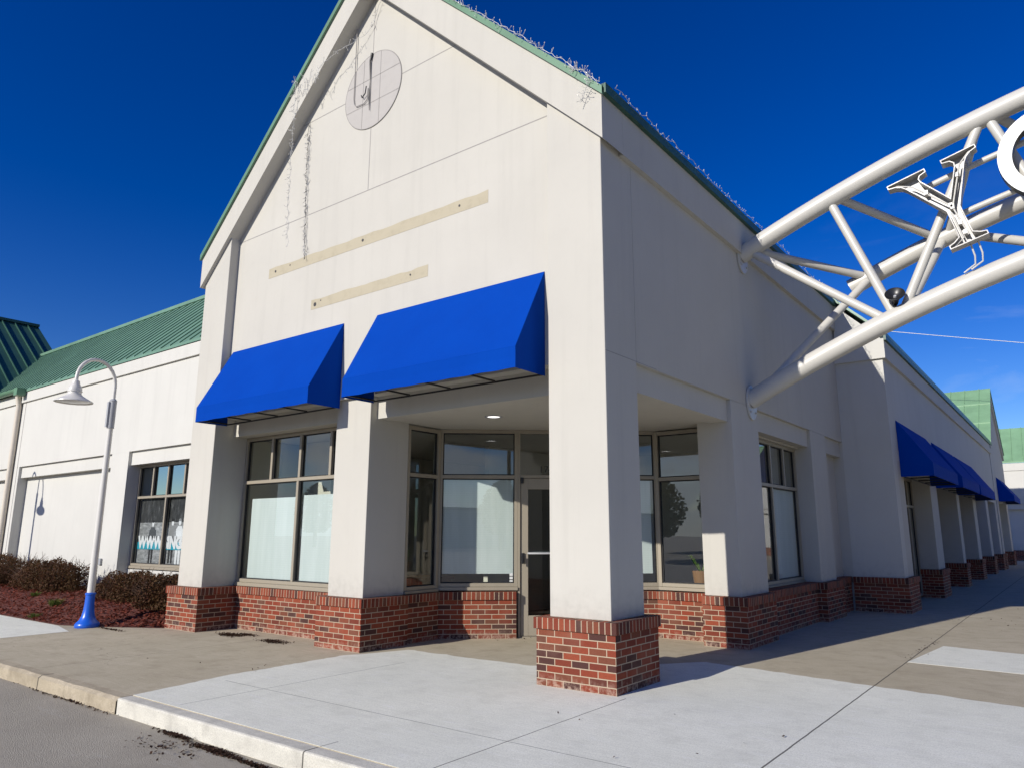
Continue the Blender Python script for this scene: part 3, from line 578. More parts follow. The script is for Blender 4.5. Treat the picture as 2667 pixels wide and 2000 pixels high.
# side window
window(shop, (-0.30, 4.66), (0, 1), (-1, 0), 0.004, 2.836, 0.71, 3.10, 2.345, [1.42], [0.71, 1.42, 2.13], blind=[(1.50, 2.76, 0.78, 2.30)], sill=0.035)
plinth(shop, (-0.05, 4.66), (0, 1), (-1, 0), 0.0, 2.735); plinth(shop, (-0.05, 8.625), (0, 1), (-1, 0), 0.0, 1.22)
plinth(shop, (-0.05, 3.56), (0, 1), (-1, 0), 0.0, 0.0001) if False else None
# inside of the shop
iw = MB(); iw.box(-7.9, 1.9, 0.03, -6.9, 2.0, 3.2); iw.box(-6.62, 1.9, 0.03, -6.05, 2.0, 3.2); iw.box(-8.1, 7.6, 0, -0.36, 7.7, 3.2); iw.box(XL+0.26, 0.75, 0, XL+0.3, 7.6, 3.2); iw.box(-5.2, 4.2, 0, -5.1, 7.6, 3.2)
part(iw, 'inner_wall', M['inside'], shop)
part(MB().prism_z([(XL+0.26, 0.75), (-4.2, 0.9), (-4.1, 1.9), (-1.5, 4.1), (-0.36, 4.1), (-0.36, 7.7), (XL+0.26, 7.7)], 3.21, 3.25), 'ceiling', M['inside'], shop)
part(MB().prism_z([(XL+0.3, 0.9), (-4.3, 0.95), (-4.2, 1.95), (-1.5, 4.15), (-0.36, 4.15), (-0.36, 7.6), (XL+0.3, 7.6)], 0.004, 0.03), 'inner_floor', M['inside_floor'], shop)

# ------------------------------------------------------------------ awnings
def awning(x0, x1, y_wall, proj, zt, zv, zb, label, group, axis='x'):
    """sloped canvas hood; axis x: along the front, axis y: along the side (facing +x)"""
    root = thing('awning', label, 'awning', ((x0+x1)/2, y_wall, zb) if axis == 'x' else (y_wall, (x0+x1)/2, zb), group)
    if axis == 'x': T = lambda a, dd, z: (a, y_wall-dd, z)
    else: T = lambda a, dd, z: (y_wall+dd, a, z)
    c = MB(); n = 24
    def g(a, k):    # profile points: top, front edge, hem, with a slight sag of the cloth between ribs
        t = (a-x0)/(x1-x0); sag = 0.006*math.sin(t*math.pi*4)**2
        return [T(a, 0.004, zt), T(a, proj*0.5, (zt+zv)/2-sag-0.004), T(a, proj, zv), T(a, proj-0.004, (zv+zb)/2), T(a, proj, zb+0.004*math.sin(t*40))][k]
    sgn = axis == 'x'
    for i in range(n):
        a, b = x0+(x1-x0)*i/n, x0+(x1-x0)*(i+1)/n
        for k in range(4):
            q = [g(a, k+1), g(b, k+1), g(b, k), g(a, k)]
            c.face(q if sgn else q)
    for e, rev in ((x0, True), (x1, False)):
        q = [T(e, 0.004, zb), T(e, proj, zb), T(e, proj, zv), T(e, 0.004, zt)]
        c.face(list(reversed(q)) if rev else q)
    o = part(c, 'canvas', M['canvas'], root)
    sm = o.modifiers.new('solid', 'SOLIDIFY'); sm.thickness = 0.004; sm.offset = 0
    fr = MB(); r = 0.013
    for e in (x0+0.04, x1-0.04, (x0+x1)/2, x0+(x1-x0)*0.25, x0+(x1-x0)*0.75): fr.tube([T(e, 0.03, zt-0.14), T(e, proj-0.06, zv-0.03), T(e, proj-0.06, zb+0.03), T(e, 0.03, zb+0.03)], r, 6)
    fr.tube([T(x0+0.02, proj-0.025, zb+0.02), T(x1-0.02, proj-0.025, zb+0.02)], r, 6); fr.tube([T(x0+0.02, 0.02, zb+0.02), T(x1-0.02, 0.02, zb+0.02)], r, 6)
    part(fr, 'frame', M['black'], root)
    return root
GA = 'blue awnings of the corner shop front'
awning(-7.535, -4.585, YF, 0.57, 4.60, 3.555, 3.315, 'large blue awning over the window left of the entrance', GA)
awning(-3.845, -0.905, YF, 0.57, 4.59, 3.555, 3.313, 'large blue awning over the entrance beside the corner pillar', GA)

# ------------------------------------------------------------------ left wing
YW = 1.55; ZWT, ZWB = 5.685, 5.385; sw = M['stucco_wing']
wing = thing('shop_building', 'long low cream shop wing with green ribbed metal roof left of the gable', 'building', (-20, YW, 0))
w = MB(); XR = XL-0.001
w.box(-45, YW, ZL, XR, YW+0.3, ZWB+0.1)
for a, b in ((-14.93, -14.05), (-21.75, -20.83), (-29, -28.1)): w.box(a, YW, 0.0, b, YW+0.65, ZL-0.001)
w.box(-11.0, YW, 0.0, XR, YW+0.65, ZL-0.001)
for a, b in ((-14.049, -11.001), (-20.829, -14.931), (-28.099, -21.751)): w.box(a, YW+0.075, ZB, b, YW+0.5, ZL-0.002)
w.box(-20.829, YW+0.25, 0, -14.931, YW+0.6, ZB-0.001); w.box(-28.099, YW+0.25, 0, -21.751, YW+0.6, ZB-0.001); w.box(-14.049, YW+0.25, 0, -11.001, YW+0.6, 0.72)
w.box(-45, YW+0.301, 0.01, XR, 9, 0.02)
part(w, 'wall', sw, wing)
part(bx(-45, YW-0.055, ZWB, XR-0.07, YW-0.001, ZWT), 'fascia', sw, wing)
for a, b in ((-20.83, -14.93), (-21.9, -20.7), (-14.93, -10.5)):
    bb = plinth(wing, (a, YW-0.09 if b-a < 2 else YW+0.3), tx, ny, 0, b-a, dep=0.1 if b-a > 2 else 0.088)
window(wing, (-14.048, YW+0.28), tx, ny, 0.0, 3.04, 0.80, ZB-0.002, 2.365, [1.38], [0.70, 1.38, 2.12], sill=0.06, gmat='glass_clear')
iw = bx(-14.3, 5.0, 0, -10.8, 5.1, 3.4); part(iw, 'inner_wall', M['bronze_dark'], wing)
# roof
RY, RZ = 4.1, ZWT+0.01+0.977*(4.1-(YW-0.08)); ey = YW-0.08; rf = MB()
rf.hexa([(-45, ey, ZWT+0.01), (XR, ey, ZWT+0.01), (XR, RY, RZ), (-45, RY, RZ)], [(-45, ey, ZWT+0.07), (XR, ey, ZWT+0.07), (XR, RY, RZ+0.06), (-45, RY, RZ+0.06)])
x = -8.6
while x > -45:
    rf.hexa([(x-0.012, ey, ZWT+0.07), (x+0.012, ey, ZWT+0.07), (x+0.012, RY, RZ+0.06), (x-0.012, RY, RZ+0.06)], [(x-0.012, ey, ZWT+0.105), (x+0.012, ey, ZWT+0.105), (x+0.012, RY, RZ+0.095), (x-0.012, RY, RZ+0.095)]); x -= 0.43
rf.box(-45, RY-0.05, RZ+0.05, XR, RY+0.1, RZ+0.15)
part(rf, 'roof', M['roof'], wing)
bk = MB(); bk.hexa([(-45, RY+0.1, RZ-0.05), (XR, RY+0.1, RZ-0.05), (XR, 9, ZWT), (-45, 9, ZWT)], [(-45, RY+0.1, RZ+0.06), (XR, RY+0.1, RZ+0.06), (XR, 9, ZWT+0.1), (-45, 9, ZWT+0.1)])
part(bk, 'roof_back', M['roof'], wing)
gt = MB()
prof = [(0.11*math.cos(a), 0.11*math.sin(a)) for a in [math.pi+math.pi*k/10 for k in range(11)]]
for i in range(10):
    (a, b), (c_, d_) = prof[i], prof[i+1]; gt.face([(-45, ey-0.12+a, ZWT+0.09+b), (-21.15, ey-0.12+a, ZWT+0.09+b), (-21.15, ey-0.12+c_, ZWT+0.09+d_), (-45, ey-0.12+c_, ZWT+0.09+d_)])
gt.prism_x([(ey-0.24, ZWT-0.12), (ey+0.0, ZWT-0.12), (ey+0.0, ZWT+0.10), (ey-0.24, ZWT+0.10)], -21.15, -20.9)
part(gt, 'gutter', M['trim'], wing)
part(MB().tube([(-21.3, ey-0.06, ZWT-0.1), (-21.3, YW-0.08, ZWB-0.1), (-21.3, YW-0.08, 0.1)], 0.075, 10), 'downspout', M['cream_pipe'], wing, smooth=True)
part(bx(-21.0, YW-0.004, 0.7, -20.97, YW, ZWB), 'control_joint', M['joint'], wing)
part(bx(-14.96, YW-0.05, 0.80, -14.80, YW-0.002, 0.95), 'junction_box', M['grey_steel'], wing, bevel=0.01)
# poster behind the wing window glass: a grey meadow photo with three walkers and a web address
pz0, pz1 = 0.84, 2.34; py = YW+0.28+0.115
po = thing('window_poster', 'black and white poster of walkers with teal band reading WWW.SINGLE', 'poster', (-12.5, py, pz0))
m = Mat('poster_meadow'); p = m.pos(); n = m.noise(p, 9, 6, 0.7, (1, 1, 3)); m.col(m.ramp(n, [(0.35, 0.16), (0.55, 0.30), (0.7, 0.5)])).rough(0.6); M['pmeadow'] = m.m
m = Mat('poster_trees'); p = m.pos(); n = m.noise(p, 7, 6, 0.75, (3, 1, 0.7)); m.col(m.ramp(n, [(0.40, 0.012), (0.58, 0.05), (0.72, 0.22)])).rough(0.6); M['ptrees'] = m.m
for nm, c_ in (('pblack', 0.012), ('pwhite', 0.75), ('pgrey', 0.25)): m = Mat('poster_'+nm[1:]); m.col((c_, c_, c_)).rough(0.6); M[nm] = m.m
m = Mat('poster_teal'); m.col((0.01, 0.34, 0.45)).rough(0.5); M['teal'] = m.m
a, b = -13.99, -11.05
pr = part(bx(a, py, pz0, b, py+0.006, 1.78), 'printed_meadow', M['pmeadow'], po); part(bx(a, py, 1.781, b, py+0.006, pz1), 'printed_trees', M['ptrees'], po)
def fig(x, z0, h, cols, seed):
    mb = MB(); rnd = random.Random(seed); y = py-0.002
    def blob(cx, cz, rx, rz, k):
        mb.k = k; i0 = [(cx+rx*math.cos(6.283*i/14)*(0.9+0.2*rnd.random()), cz+rz*math.sin(6.283*i/14)*(0.9+0.2*rnd.random())) for i in range(14)]; mb.face([(p_, y-0.0004*len(mb.f), q_) for p_, q_ in i0])
    def poly(pts, k): mb.k = k; mb.face([(x+p_*h, y-0.0004*len(mb.f), z0+q_*h) for p_, q_ in pts])
    top, legs, head = cols
    poly([(-0.10, 0), (-0.03, 0), (-0.005, 0.42), (0.03, 0), (0.09, 0.0), (0.11, 0.5), (-0.11, 0.5)], legs)
    poly([(-0.12, 0.45), (0.12, 0.45), (0.14, 0.75), (0.08, 0.83), (-0.08, 0.83), (-0.15, 0.74)], top)
    poly([(-0.2, 0.42), (-0.15, 0.42), (-0.1, 0.76), (-0.15, 0.78)], top); poly([(0.15, 0.42), (0.2, 0.44), (0.16, 0.78), (0.11, 0.76)], top)
    blob(x, z0+0.91*h, 0.052*h, 0.072*h, 1); blob(x-0.005*h, z0+0.965*h, 0.052*h, 0.030*h, head)
    part(mb, 'printed_figure', [M['pblack'], M['pwhite'], M['pgrey']], po)
fig(-13.33, 0.86, 0.98, (0, 0, 0), 1); fig(-12.44, 0.88, 0.98, (2, 0, 0), 2); fig(-12.13, 0.84, 1.03, (1, 1, 2), 3)
part(bx(a, py-0.012, 1.175, b, py-0.008, 1.34), 'printed_band', M['teal'], po)
me = text_mesh('WWW.SINGLE', 0.42, 0.001); tw = bpy.data.objects.new('printed_text', me); C.objects.link(tw); me.materials.append(M['pwhite'])
xs = [v.co.x for v in me.vertices]; sc_ = 2.36/(max(xs)-min(xs)) if xs else 1
tw.matrix_world = Matrix.Translation((-13.92, py-0.016, 1.215)) @ Matrix(((sc_, 0, 0), (0, 0, -1), (0, 0.85, 0))).to_4x4(); keep(tw, po) if False else None
mw = tw.matrix_world.copy(); tw.parent = po; tw.matrix_parent_inverse = Matrix.Translation(po.location).inverted(); tw.matrix_world = mw

# far left block with a dark green cross gable
lb = thing('shop_building', 'gabled shop block with dark green metal roof at far left', 'building', (-30.4, 1, 0))
rx, rz, s2 = -30.4, 10.0, 0.69; hw = 6.2
w = MB(); w.box(rx-hw+0.2, -0.3, 0, rx+hw-0.25, 4.5, rz-s2*hw-0.1); w.prism_y([(rx-hw+0.2, rz-s2*hw-0.1), (rx+hw-0.25, rz-s2*hw-0.1), (rx, rz-0.15)], -0.3, 4.5); part(w, 'wall', sw, lb)
rf = MB()
for sg in (1, -1):
    a = [(rx, -0.5, rz), (rx+sg*hw, -0.5, rz-s2*hw), (rx+sg*hw, 4.65, rz-s2*hw), (rx, 4.65, rz)]; b = [(x, y, z+0.08) for x, y, z in a]
    if sg < 0: a.reverse(); b.reverse()
    rf.hexa(a, b)
    y = -0.4
    while y < 4.6:
        a = [(rx, y, rz+0.08), (rx+sg*hw, y, rz-s2*hw+0.08), (rx+sg*hw, y+0.03, rz-s2*hw+0.08), (rx, y+0.03, rz+0.08)]; b = [(x, yy, z+0.07) for x, yy, z in a]
        if sg < 0: a.reverse(); b.reverse()
        rf.hexa(a, b); y += 0.46
rf.box(rx-0.12, -0.5, rz+0.06, rx+0.12, 4.66, rz+0.17)
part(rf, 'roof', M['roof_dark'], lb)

# ------------------------------------------------------------------ side row (right)
X2 = 0.95; row = thing('shop_building', 'shaded cream row of shops with three blue awnings receding to the right', 'building', (0, 20, 0))
w = MB(); zf0, zf1 = 5.14, 5.56
w.box(0.001, 9.851, HP, X2, 10.25, zf0+0.05); w.prism_y([(0.001, zf1-0.1), (X2-0.01, zf1-0.1), (X2-0.01, zf1+0.05), (0.07, zf1+0.92)], 9.87, 10.2)      # end wall facing the viewer
w.box(X2-0.3, 10.251, 3.05, X2, 33.0, zf0+0.05); w.box(-3.1, 10.251, 0, -3.0, 33.0, 3.2); w.box(-3.0, 10.251, 2.9, X2-0.001, 33.0, 3.049)
part(w, 'wall', sw, row)
for y0, y1, xb_ in ((10.251, 10.85, 0.55), (14.3, 15.35, 0.55), (19.2, 19.8, 0.20), (23.5, 24.4, 0.151), (28.0, 28.9, 0.151), (32.1, 33.0, 0.151)):
    c = column(xb_, X2, y0, y1, 3.049 if y0 > 11 else 3.049, row, ox0=0.0, ox1=0.07, oy0=0.09 if y0 > 11 else 0.0, oy1=0.09)
plinth(row, (0.0, 9.79), tx, ny, 0, X2+0.07, dep=0.46)
part(bx(X2-0.1, 9.86, zf0, X2+OF, 33.0, zf1).box(0.005, 9.79, zf0, X2+OF, 9.859, zf1), 'fascia', sw, row)
part(bx(X2+OF+0.001, 9.79, zf1-0.04, X2+OF+0.05, 33.0, zf1+0.06), 'roof_trim', M['roof_dark'], row)
part(MB().hexa([(X2+OF+0.05, 9.79, zf1+0.061), (X2+OF+0.05, 33, zf1+0.061), (-3, 33, zf1+4.0), (-3, 9.79, zf1+4.0)], [(X2+OF+0.05, 9.79, zf1+0.13), (X2+OF+0.05, 33, zf1+0.13), (-3, 33, zf1+4.07), (-3, 9.79, zf1+4.07)]), 'roof', M['roof'], row)
def sidefront(y0, y1, low, up, door_=None):
    window(row, (0.56 if door_ else 0.18, y0), (0, 1), (-1, 0), 0, y1-y0, 0.05 if door_ else 0.72, 2.88, 2.2, low, up, sill=0 if door_ else 0.04, name='storefront' if door_ else 'window')
sidefront(10.9, 14.25, [0.9, 1.9, 2.6], [0.9, 1.9, 2.6], True); sidefront(15.4, 19.1, [1.2, 2.4], [1.2, 2.4]); sidefront(19.9, 23.4, [1.2, 2.4], [1.2, 2.4]); sidefront(24.5, 27.9, [1.7], [1.7]); sidefront(29, 32, [1.5], [1.5])
for y0, y1 in ((15.35, 19.2), (19.8, 23.5), (24.4, 28.0), (28.9, 32.1)): plinth(row, (0.30, y0+0.1), (0, 1), (-1, 0), 0, y1-y0-0.2, dep=0.12)
part(MB().tube([(0.64, 12.1, 0.8), (0.64, 12.1, 1.25)], 0.02, 8).tube([(0.58, 12.1, 0.85), (0.64, 12.1, 0.85)], 0.015, 6).tube([(0.58, 12.1, 1.2), (0.64, 12.1, 1.2)], 0.015, 6), 'handle', M['grey_steel'], row)
part(bx(0.40, 23.405, 1.5, 0.62, 23.412, 1.75), 'notice', M['letter_white'], row) if False else None
GB = 'blue awnings along the shaded side row'
awning(10.55, 14.4, X2, 0.62, 3.92, 2.985, 2.715, 'nearest blue awning on the shaded side row, showing its dark end', GB, 'y')
awning(15.3, 19.35, X2, 0.62, 3.92, 2.985, 2.715, 'middle one of the three joined blue awnings on the shaded side row', GB, 'y')
awning(19.65, 24.4, X2, 0.62, 3.92, 2.985, 2.715, 'farthest of the three joined blue awnings on the shaded side row', GB, 'y')

# third block: gable end on the walkway with a pale green roof
gb = thing('shop_building', 'far shop block with steep pale green roof rising above the side row', 'building', (0, 36, 0))
gy, gz, gh = 36.06, 8.62, 3.55; gs = (gz-5.72)/gh; GX = 1.0
w = MB(); w.prism_x([(gy-gh+0.1, 3.05), (gy+gh, 3.05), (gy+gh, 5.6), (gy, gz-0.15), (gy-gh+0.1, 5.6)], -6, GX-0.02); w.box(-6, gy-gh+0.1, 0, 0.2, gy+gh, 3.049)
part(w, 'wall', sw, gb)
for y0, y1 in ((33.2, 34.0), (38.4, 39.4)): column(0.2, GX-0.03, y0, y1, 3.049, gb, ox0=0.0, ox1=0.07, oy0=0.07, oy1=0.07)
part(MB().prism_x([(gy-gh-0.05, 5.35), (gy, gz-0.5), (gy, gz), (gy-gh-0.05, 5.72)], GX-0.02, GX+0.06).prism_x([(gy+gh+0.05, 5.35), (gy+gh+0.05, 5.72), (gy, gz), (gy, gz-0.5)], GX-0.02, GX+0.06), 'fascia', sw, gb)
rf = MB()
for sg in (-1, 1):
    a = [(-9, gy+sg*(gh+0.1), gz-gs*(gh+0.1)), (GX+0.1, gy+sg*(gh+0.1), gz-gs*(gh+0.1)), (GX+0.1, gy, gz), (-9, gy, gz)]; b = [(x, y, z+0.08) for x, y, z in a]
    if sg > 0: a.reverse(); b.reverse()
    rf.hexa(a, b)
x = GX-0.4
while x > -9:
    a = [(x, gy-gh-0.1, gz-gs*(gh+0.1)+0.08), (x+0.03, gy-gh-0.1, gz-gs*(gh+0.1)+0.08), (x+0.03, gy, gz+0.08), (x, gy, gz+0.08)]; rf.hexa(a, [(p_, q_, r_+0.04) for p_, q_, r_ in a]); x -= 0.62
for t in (0.32, 0.7): yy = gy-gh*t*1.0; zz = gz-gs*gh*t; rf.hexa([(-9, yy-0.04, zz+0.05), (GX+0.1, yy-0.04, zz+0.05), (GX+0.1, yy+0.04, zz+0.1), (-9, yy+0.04, zz+0.1)], [(-9, yy-0.04, zz+0.1), (GX+0.1, yy-0.04, zz+0.1), (GX+0.1, yy+0.04, zz+0.17), (-9, yy+0.04, zz+0.17)])
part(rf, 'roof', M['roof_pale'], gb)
awning(34.1, 38.3, GX-0.02, 0.62, 4.15, 3.28, 3.03, 'small far blue awning alone beyond the three joined ones', GB, 'y')
# block closing the walkway
eb = thing('shop_building', 'cream shop wall with pale green roof closing the far end of the walkway', 'building', (8, 46, 0))
w = MB(); w.box(0.2, 46, 3.31, 24, 46.3, 5.7); w.box(0.2, 46.08, 2.99, 24, 46.4, 3.309); w.box(0.2, 46.3, 0.4, 24, 46.6, 2.989); w.box(0.2, 45.95, 5.27, 24, 45.999, 5.72); part(w, 'wall', sw, eb)
part(bx(0.2, 46.15, 0, 24, 46.29, 0.6), 'brick_wall', M['brick'], eb)
rf = MB(); a = [(0.2, 45.9, 5.73), (24, 45.9, 5.73), (24, 48.6, 8.05), (0.2, 48.6, 8.05)]; rf.hexa(a, [(x, y, z+0.08) for x, y, z in a]); x = 0.5
while x < 24: q_ = [(x, 45.9, 5.81), (x+0.03, 45.9, 5.81), (x+0.03, 48.6, 8.13), (x, 48.6, 8.13)]; rf.hexa(q_, [(p_, y, z+0.05) for p_, y, z in q_]); x += 0.56
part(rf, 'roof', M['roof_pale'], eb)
# shops across the walkway (carry the other foot of the arch; seen in the side windows' reflections)
ob_ = thing('shop_building', 'cream shops across the walkway mirrored in the shaded side windows', 'building', (17, 15, 0))
w = MB(); w.box(15.0, 0, HP, 20, 13, 6.4)
for y in (0, 3.6, 8, 12.2): w.box(14.85, y, HP, 14.999, y+0.8, 6.0)
part(w, 'wall', sw, ob_); part(bx(14.8, -0.1, 0, 20.1, 13, HP-0.001), 'brick_wall', M['brick'], ob_); part(bx(14.7, -0.2, 6.401, 20.3, 13.1, 6.9), 'roof', M['roof'], ob_)

# ------------------------------------------------------------------ steel arch truss with sign letters
TY, CY = 4.38, 5.8
zA = lambda x: 5.92+0.0293*(15*x-x*x); zB = lambda x: 3.55+0.034*(15*x-x*x); zC = lambda x: 4.883+0.034*(15*x-x*x)
arch = thing('arch_truss', 'white tubular steel arch truss spanning the walkway from the shaded wall', 'truss', (0, TY, 3.5))
def chord(f, y, x0, x1, r): return MB().tube([(x0+(x1-x0)*i/48, y, f(x0+(x1-x0)*i/48)) for i in range(49)], r, 24)
part(chord(zA, TY, 0.0, 15, 0.142), 'chord', M['white_steel'], arch, smooth=True); part(chord(zB, TY, 0.0, 15, 0.142), 'chord', M['white_steel'], arch, smooth=True); part(chord(zC, CY, 1.30, 13.7, 0.142), 'chord', M['white_steel'], arch, smooth=True)
def strut(p, q, r=0.064): part(MB().tube([p, q], r, 16), 'strut', M['white_steel'], arch, smooth=True)
A_ = lambda x: (x, TY, zA(x)); B_ = lambda x: (x, TY, zB(x)); C_ = lambda x: (x, CY, zC(x))
ax_ = [1.41, 3.47, 5.53, 7.5]; bx_ = [2.17, 4.25, 6.4]; cx_ = [1.60, 2.72, 4.72, 6.5]
prs = [(A_(0.12), B_(2.05)), (A_(0.14), C_(1.60)), (B_(0.15), C_(1.64)), (A_(1.40), B_(2.14)), (A_(1.48), C_(2.66)), (B_(2.26), C_(2.70)), (B_(2.22), A_(3.44)), (C_(2.76), A_(3.40)), (A_(3.50), B_(4.2)), (A_(3.56), C_(4.66)), (C_(2.84), B_(4.10)), (B_(4.3), C_(4.7)), (B_(4.3), A_(5.45)), (C_(4.78), A_(5.45)), (A_(5.58), B_(6.4)), (A_(5.6), C_(6.5)), (C_(4.85), B_(6.3)), (B_(6.45), C_(6.5)), (B_(6.5), A_(7.45)), (C_(6.6), A_(7.45))]
for p_, q_ in prs:
    strut(p_, q_); strut((15-p_[0], p_[1], p_[2]), (15-q_[0], q_[1], q_[2]))
for f in (zA, zB):
    for xw in (0.004, 14.996):
        z = f(0)-0.04; s = 1 if xw < 1 else -1
        fl = MB(); poly = [(TY+0.20*math.cos(6.283*k/28), z+0.27*math.sin(6.283*k/28)) for k in range(28)]; fl.prism_x(poly, xw if s > 0 else xw-0.03, xw+0.03 if s > 0 else xw)
        for k in range(4):
            a_ = 0.785+1.57*k; fl.tube([(xw+s*0.03, TY+0.15*math.cos(a_), z+0.21*math.sin(a_)), (xw+s*0.055, TY+0.15*math.cos(a_), z+0.21*math.sin(a_))], 0.018, 6)
        part(fl, 'flange', M['white_steel'], arch, bevel=0.006)
for off, x0 in ((0.62, 2.72), (1.22, 3.02)):      # rails that carry the letters
    pts = [(x0+(15-2*x0)*i/40, TY-0.03, zA(x0+(15-2*x0)*i/40)-off) for i in range(41)]; part(MB().tube(pts, 0.043, 12), 'rail', M['white_steel'], arch, smooth=True)
# letters
def offset(poly, dd):
    n = len(poly); out = []
    for i in range(n):
        p0, p1, p2 = Vector(poly[i-1]), Vector(poly[i]), Vector(poly[(i+1) % n]); e1 = (p1-p0).normalized(); e2 = (p2-p1).normalized(); n1 = Vector((-e1.y, e1.x)); n2 = Vector((-e2.y, e2.x)); b = n1+n2
        b = b.normalized() if b.length > 1e-6 else n1; k = dd/max(0.35, b.dot(n1)); out.append(tuple(p1+b*k))
    return out
ang = math.atan(0.0293*(15-6)); ca, sa = math.cos(ang), math.sin(ang)
def loc(u_, v_, c): return (c[0]+u_*ca-v_*sa, c[1]+u_*sa+v_*ca)
# capital Y outline, counter-clockwise, u right, v up, 1.18 wide and 1.24 tall
Yh = [(-0.23, -0.62), (0.23, -0.62), (0.23, -0.565), (0.16, -0.545), (0.088, -0.50), (0.085, -0.44), (0.085, -0.10), (0.34, 0.44), (0.385, 0.50), (0.45, 0.545), (0.53, 0.565), (0.53, 0.62), (0.10, 0.62), (0.10, 0.565), (0.19, 0.545), (0.225, 0.50), (0.215, 0.45), (0.02, 0.06), (-0.20, 0.46), (-0.21, 0.51), (-0.185, 0.545), (-0.10, 0.565), (-0.10, 0.62), (-0.60, 0.62), (-0.60, 0.565), (-0.51, 0.545), (-0.44, 0.50), (-0.395, 0.44), (-0.085, -0.10), (-0.085, -0.44), (-0.088, -0.50), (-0.16, -0.545), (-0.23, -0.565)]
yc = (2.985, 5.86)
ly = thing('sign_letter', 'open white metal channel letter Y mounted on the arch truss', 'sign letter', (yc[0], 4.15, yc[1]), 'letters on the arch')
Pw = [loc(u_, v_, yc) for u_, v_ in Yh]; Pi = offset([tuple(v) for v in Yh], 0.013); Pi = [loc(u_, v_, yc) for u_, v_ in Pi]
yf0, yf1 = 4.06, 4.22; b = MB(); n = len(Pw)
for i in range(n):
    a0, a1, c0, c1 = Pw[i], Pw[(i+1) % n], Pi[i], Pi[(i+1) % n]
    b.face([(a0[0], yf0, a0[1]), (a1[0], yf0, a1[1]), (a1[0], yf1, a1[1]), (a0[0], yf1, a0[1])][::-1])
    b.face([(c0[0], yf0, c0[1]), (c1[0], yf0, c1[1]), (c1[0], yf1, c1[1]), (c0[0], yf1, c0[1])])
    b.face([(a0[0], yf0, a0[1]), (a1[0], yf0, a1[1]), (c1[0], yf0, c1[1]), (c0[0], yf0, c0[1])])
part(b, 'rim', M['aluminium'], ly)
b = MB(); b.face([(x, yf1-0.006, z) for x, z in Pi]); b.face([(x, yf1, z) for x, z in reversed(Pw)]); part(b, 'back_plate', M['aluminium'], ly)
nb = MB()
for pth in ([(-0.50, 0.59), (-0.32, 0.47), (0.0, -0.04), (0.03, -0.5)], [(0.45, 0.59), (0.28, 0.47), (0.03, 0.0), (0.0, -0.08)], [(-0.17, -0.585), (-0.04, -0.52), (-0.04, -0.12)]):
    nb.tube([(loc(u_, v_, yc)[0], yf0+0.06, loc(u_, v_, yc)[1]) for u_, v_ in pth], 0.011, 8)
for u_, v_ in ((0.0, -0.3), (0.01, -0.45), (-0.2, 0.3), (0.2, 0.35), (0.0, -0.05), (-0.01, -0.02)): q_ = loc(u_, v_, yc); nb.box(q_[0]-0.022, yf0+0.04, q_[1]-0.03, q_[0]+0.022, yf1-0.01, q_[1]+0.03)
part(nb, 'neon_tube', M['lamp_white'], ly, smooth=False)
cbs = MB()
for dx in (0.0, 0.09):
    p0 = loc(0.0+dx, -0.62, yc); cbs.tube([(p0[0], 4.2, p0[1]), (p0[0]+0.03, 4.2, p0[1]-0.16), (p0[0]+0.02, 4.24, p0[1]-0.26), (p0[0]-0.12, 4.26, zB(p0[0]-0.12)+0.135)], 0.011, 8)
part(cbs, 'cable', M['wire_white'], ly, smooth=True)
oc = (4.155, 6.245); lo = thing('sign_letter', 'round white channel letter O cut by the right edge of the view', 'sign letter', (oc[0], 4.15, oc[1]), 'letters on the arch')
b = MB(); n = 72; ro, ri = 0.595, 0.435; faces = MB()
def el_(rad, k, sq=1.03): a_ = 6.2832*k/n; return (oc[0]+rad*math.cos(a_), oc[1]+rad*sq*math.sin(a_))
for k in range(n):
    o0, o1, i0, i1 = el_(ro, k), el_(ro, k+1), el_(ri, k), el_(ri, k+1)
    faces.face([(o0[0], yf0, o0[1]), (o1[0], yf0, o1[1]), (i1[0], yf0, i1[1]), (i0[0], yf0, i0[1])][::-1])
    b.face([(o0[0], yf0, o0[1]), (o1[0], yf0, o1[1]), (o1[0], yf1, o1[1]), (o0[0], yf1, o0[1])][::-1]); b.face([(i0[0], yf0, i0[1]), (i1[0], yf0, i1[1]), (i1[0], yf1, i1[1]), (i0[0], yf1, i0[1])])
    b.face([(o0[0], yf1, o0[1]), (o1[0], yf1, o1[1]), (i1[0], yf1, i1[1]), (i0[0], yf1, i0[1])])
part(faces, 'face', M['letter_white'], lo); part(b, 'rim', M['bronze_dark'], lo)
# horn speaker on the lower chord
fc = Vector((2.183, 4.20, 4.776)); vz = Vector((0.13, -0.84, 0.52)).normalized(); mt = vz.to_track_quat('Z', 'Y').to_matrix()
hs = thing('horn_speaker', 'small black bell shaped horn clamped on the lower arch tube', 'speaker', tuple(fc-vz*0.18))
part(MB().lathe([(0.012, -0.20), (0.03, -0.19), (0.05, -0.11), (0.085, -0.045), (0.125, -0.004), (0.130, 0.004), (0.124, 0.006), (0.085, -0.03), (0.03, -0.055), (0.001, -0.056)], fc, 36, mt), 'horn', M['black'], hs, smooth=True)
part(MB().lathe([(0.001, -0.028), (0.018, -0.032), (0.024, -0.056)], fc, 20, mt), 'driver', M['grey_steel'], hs, smooth=True)
b0 = fc-vz*0.19; part(MB().tube([tuple(b0), (b0.x, TY-0.08, zB(b0.x)+0.12)], 0.018, 8), 'bracket', M['black'], hs)
# overhead wire far behind
tag(MB().tube([(-10+i*1.6, 30, 13.1-0.255*(i*1.6)-0.012*(i*(20-i))*0.3) for i in range(21)], 0.014, 6).build('overhead_wire', M['wire_white']), 'thin pale overhead wire crossing the sky below the truss', 'wire')

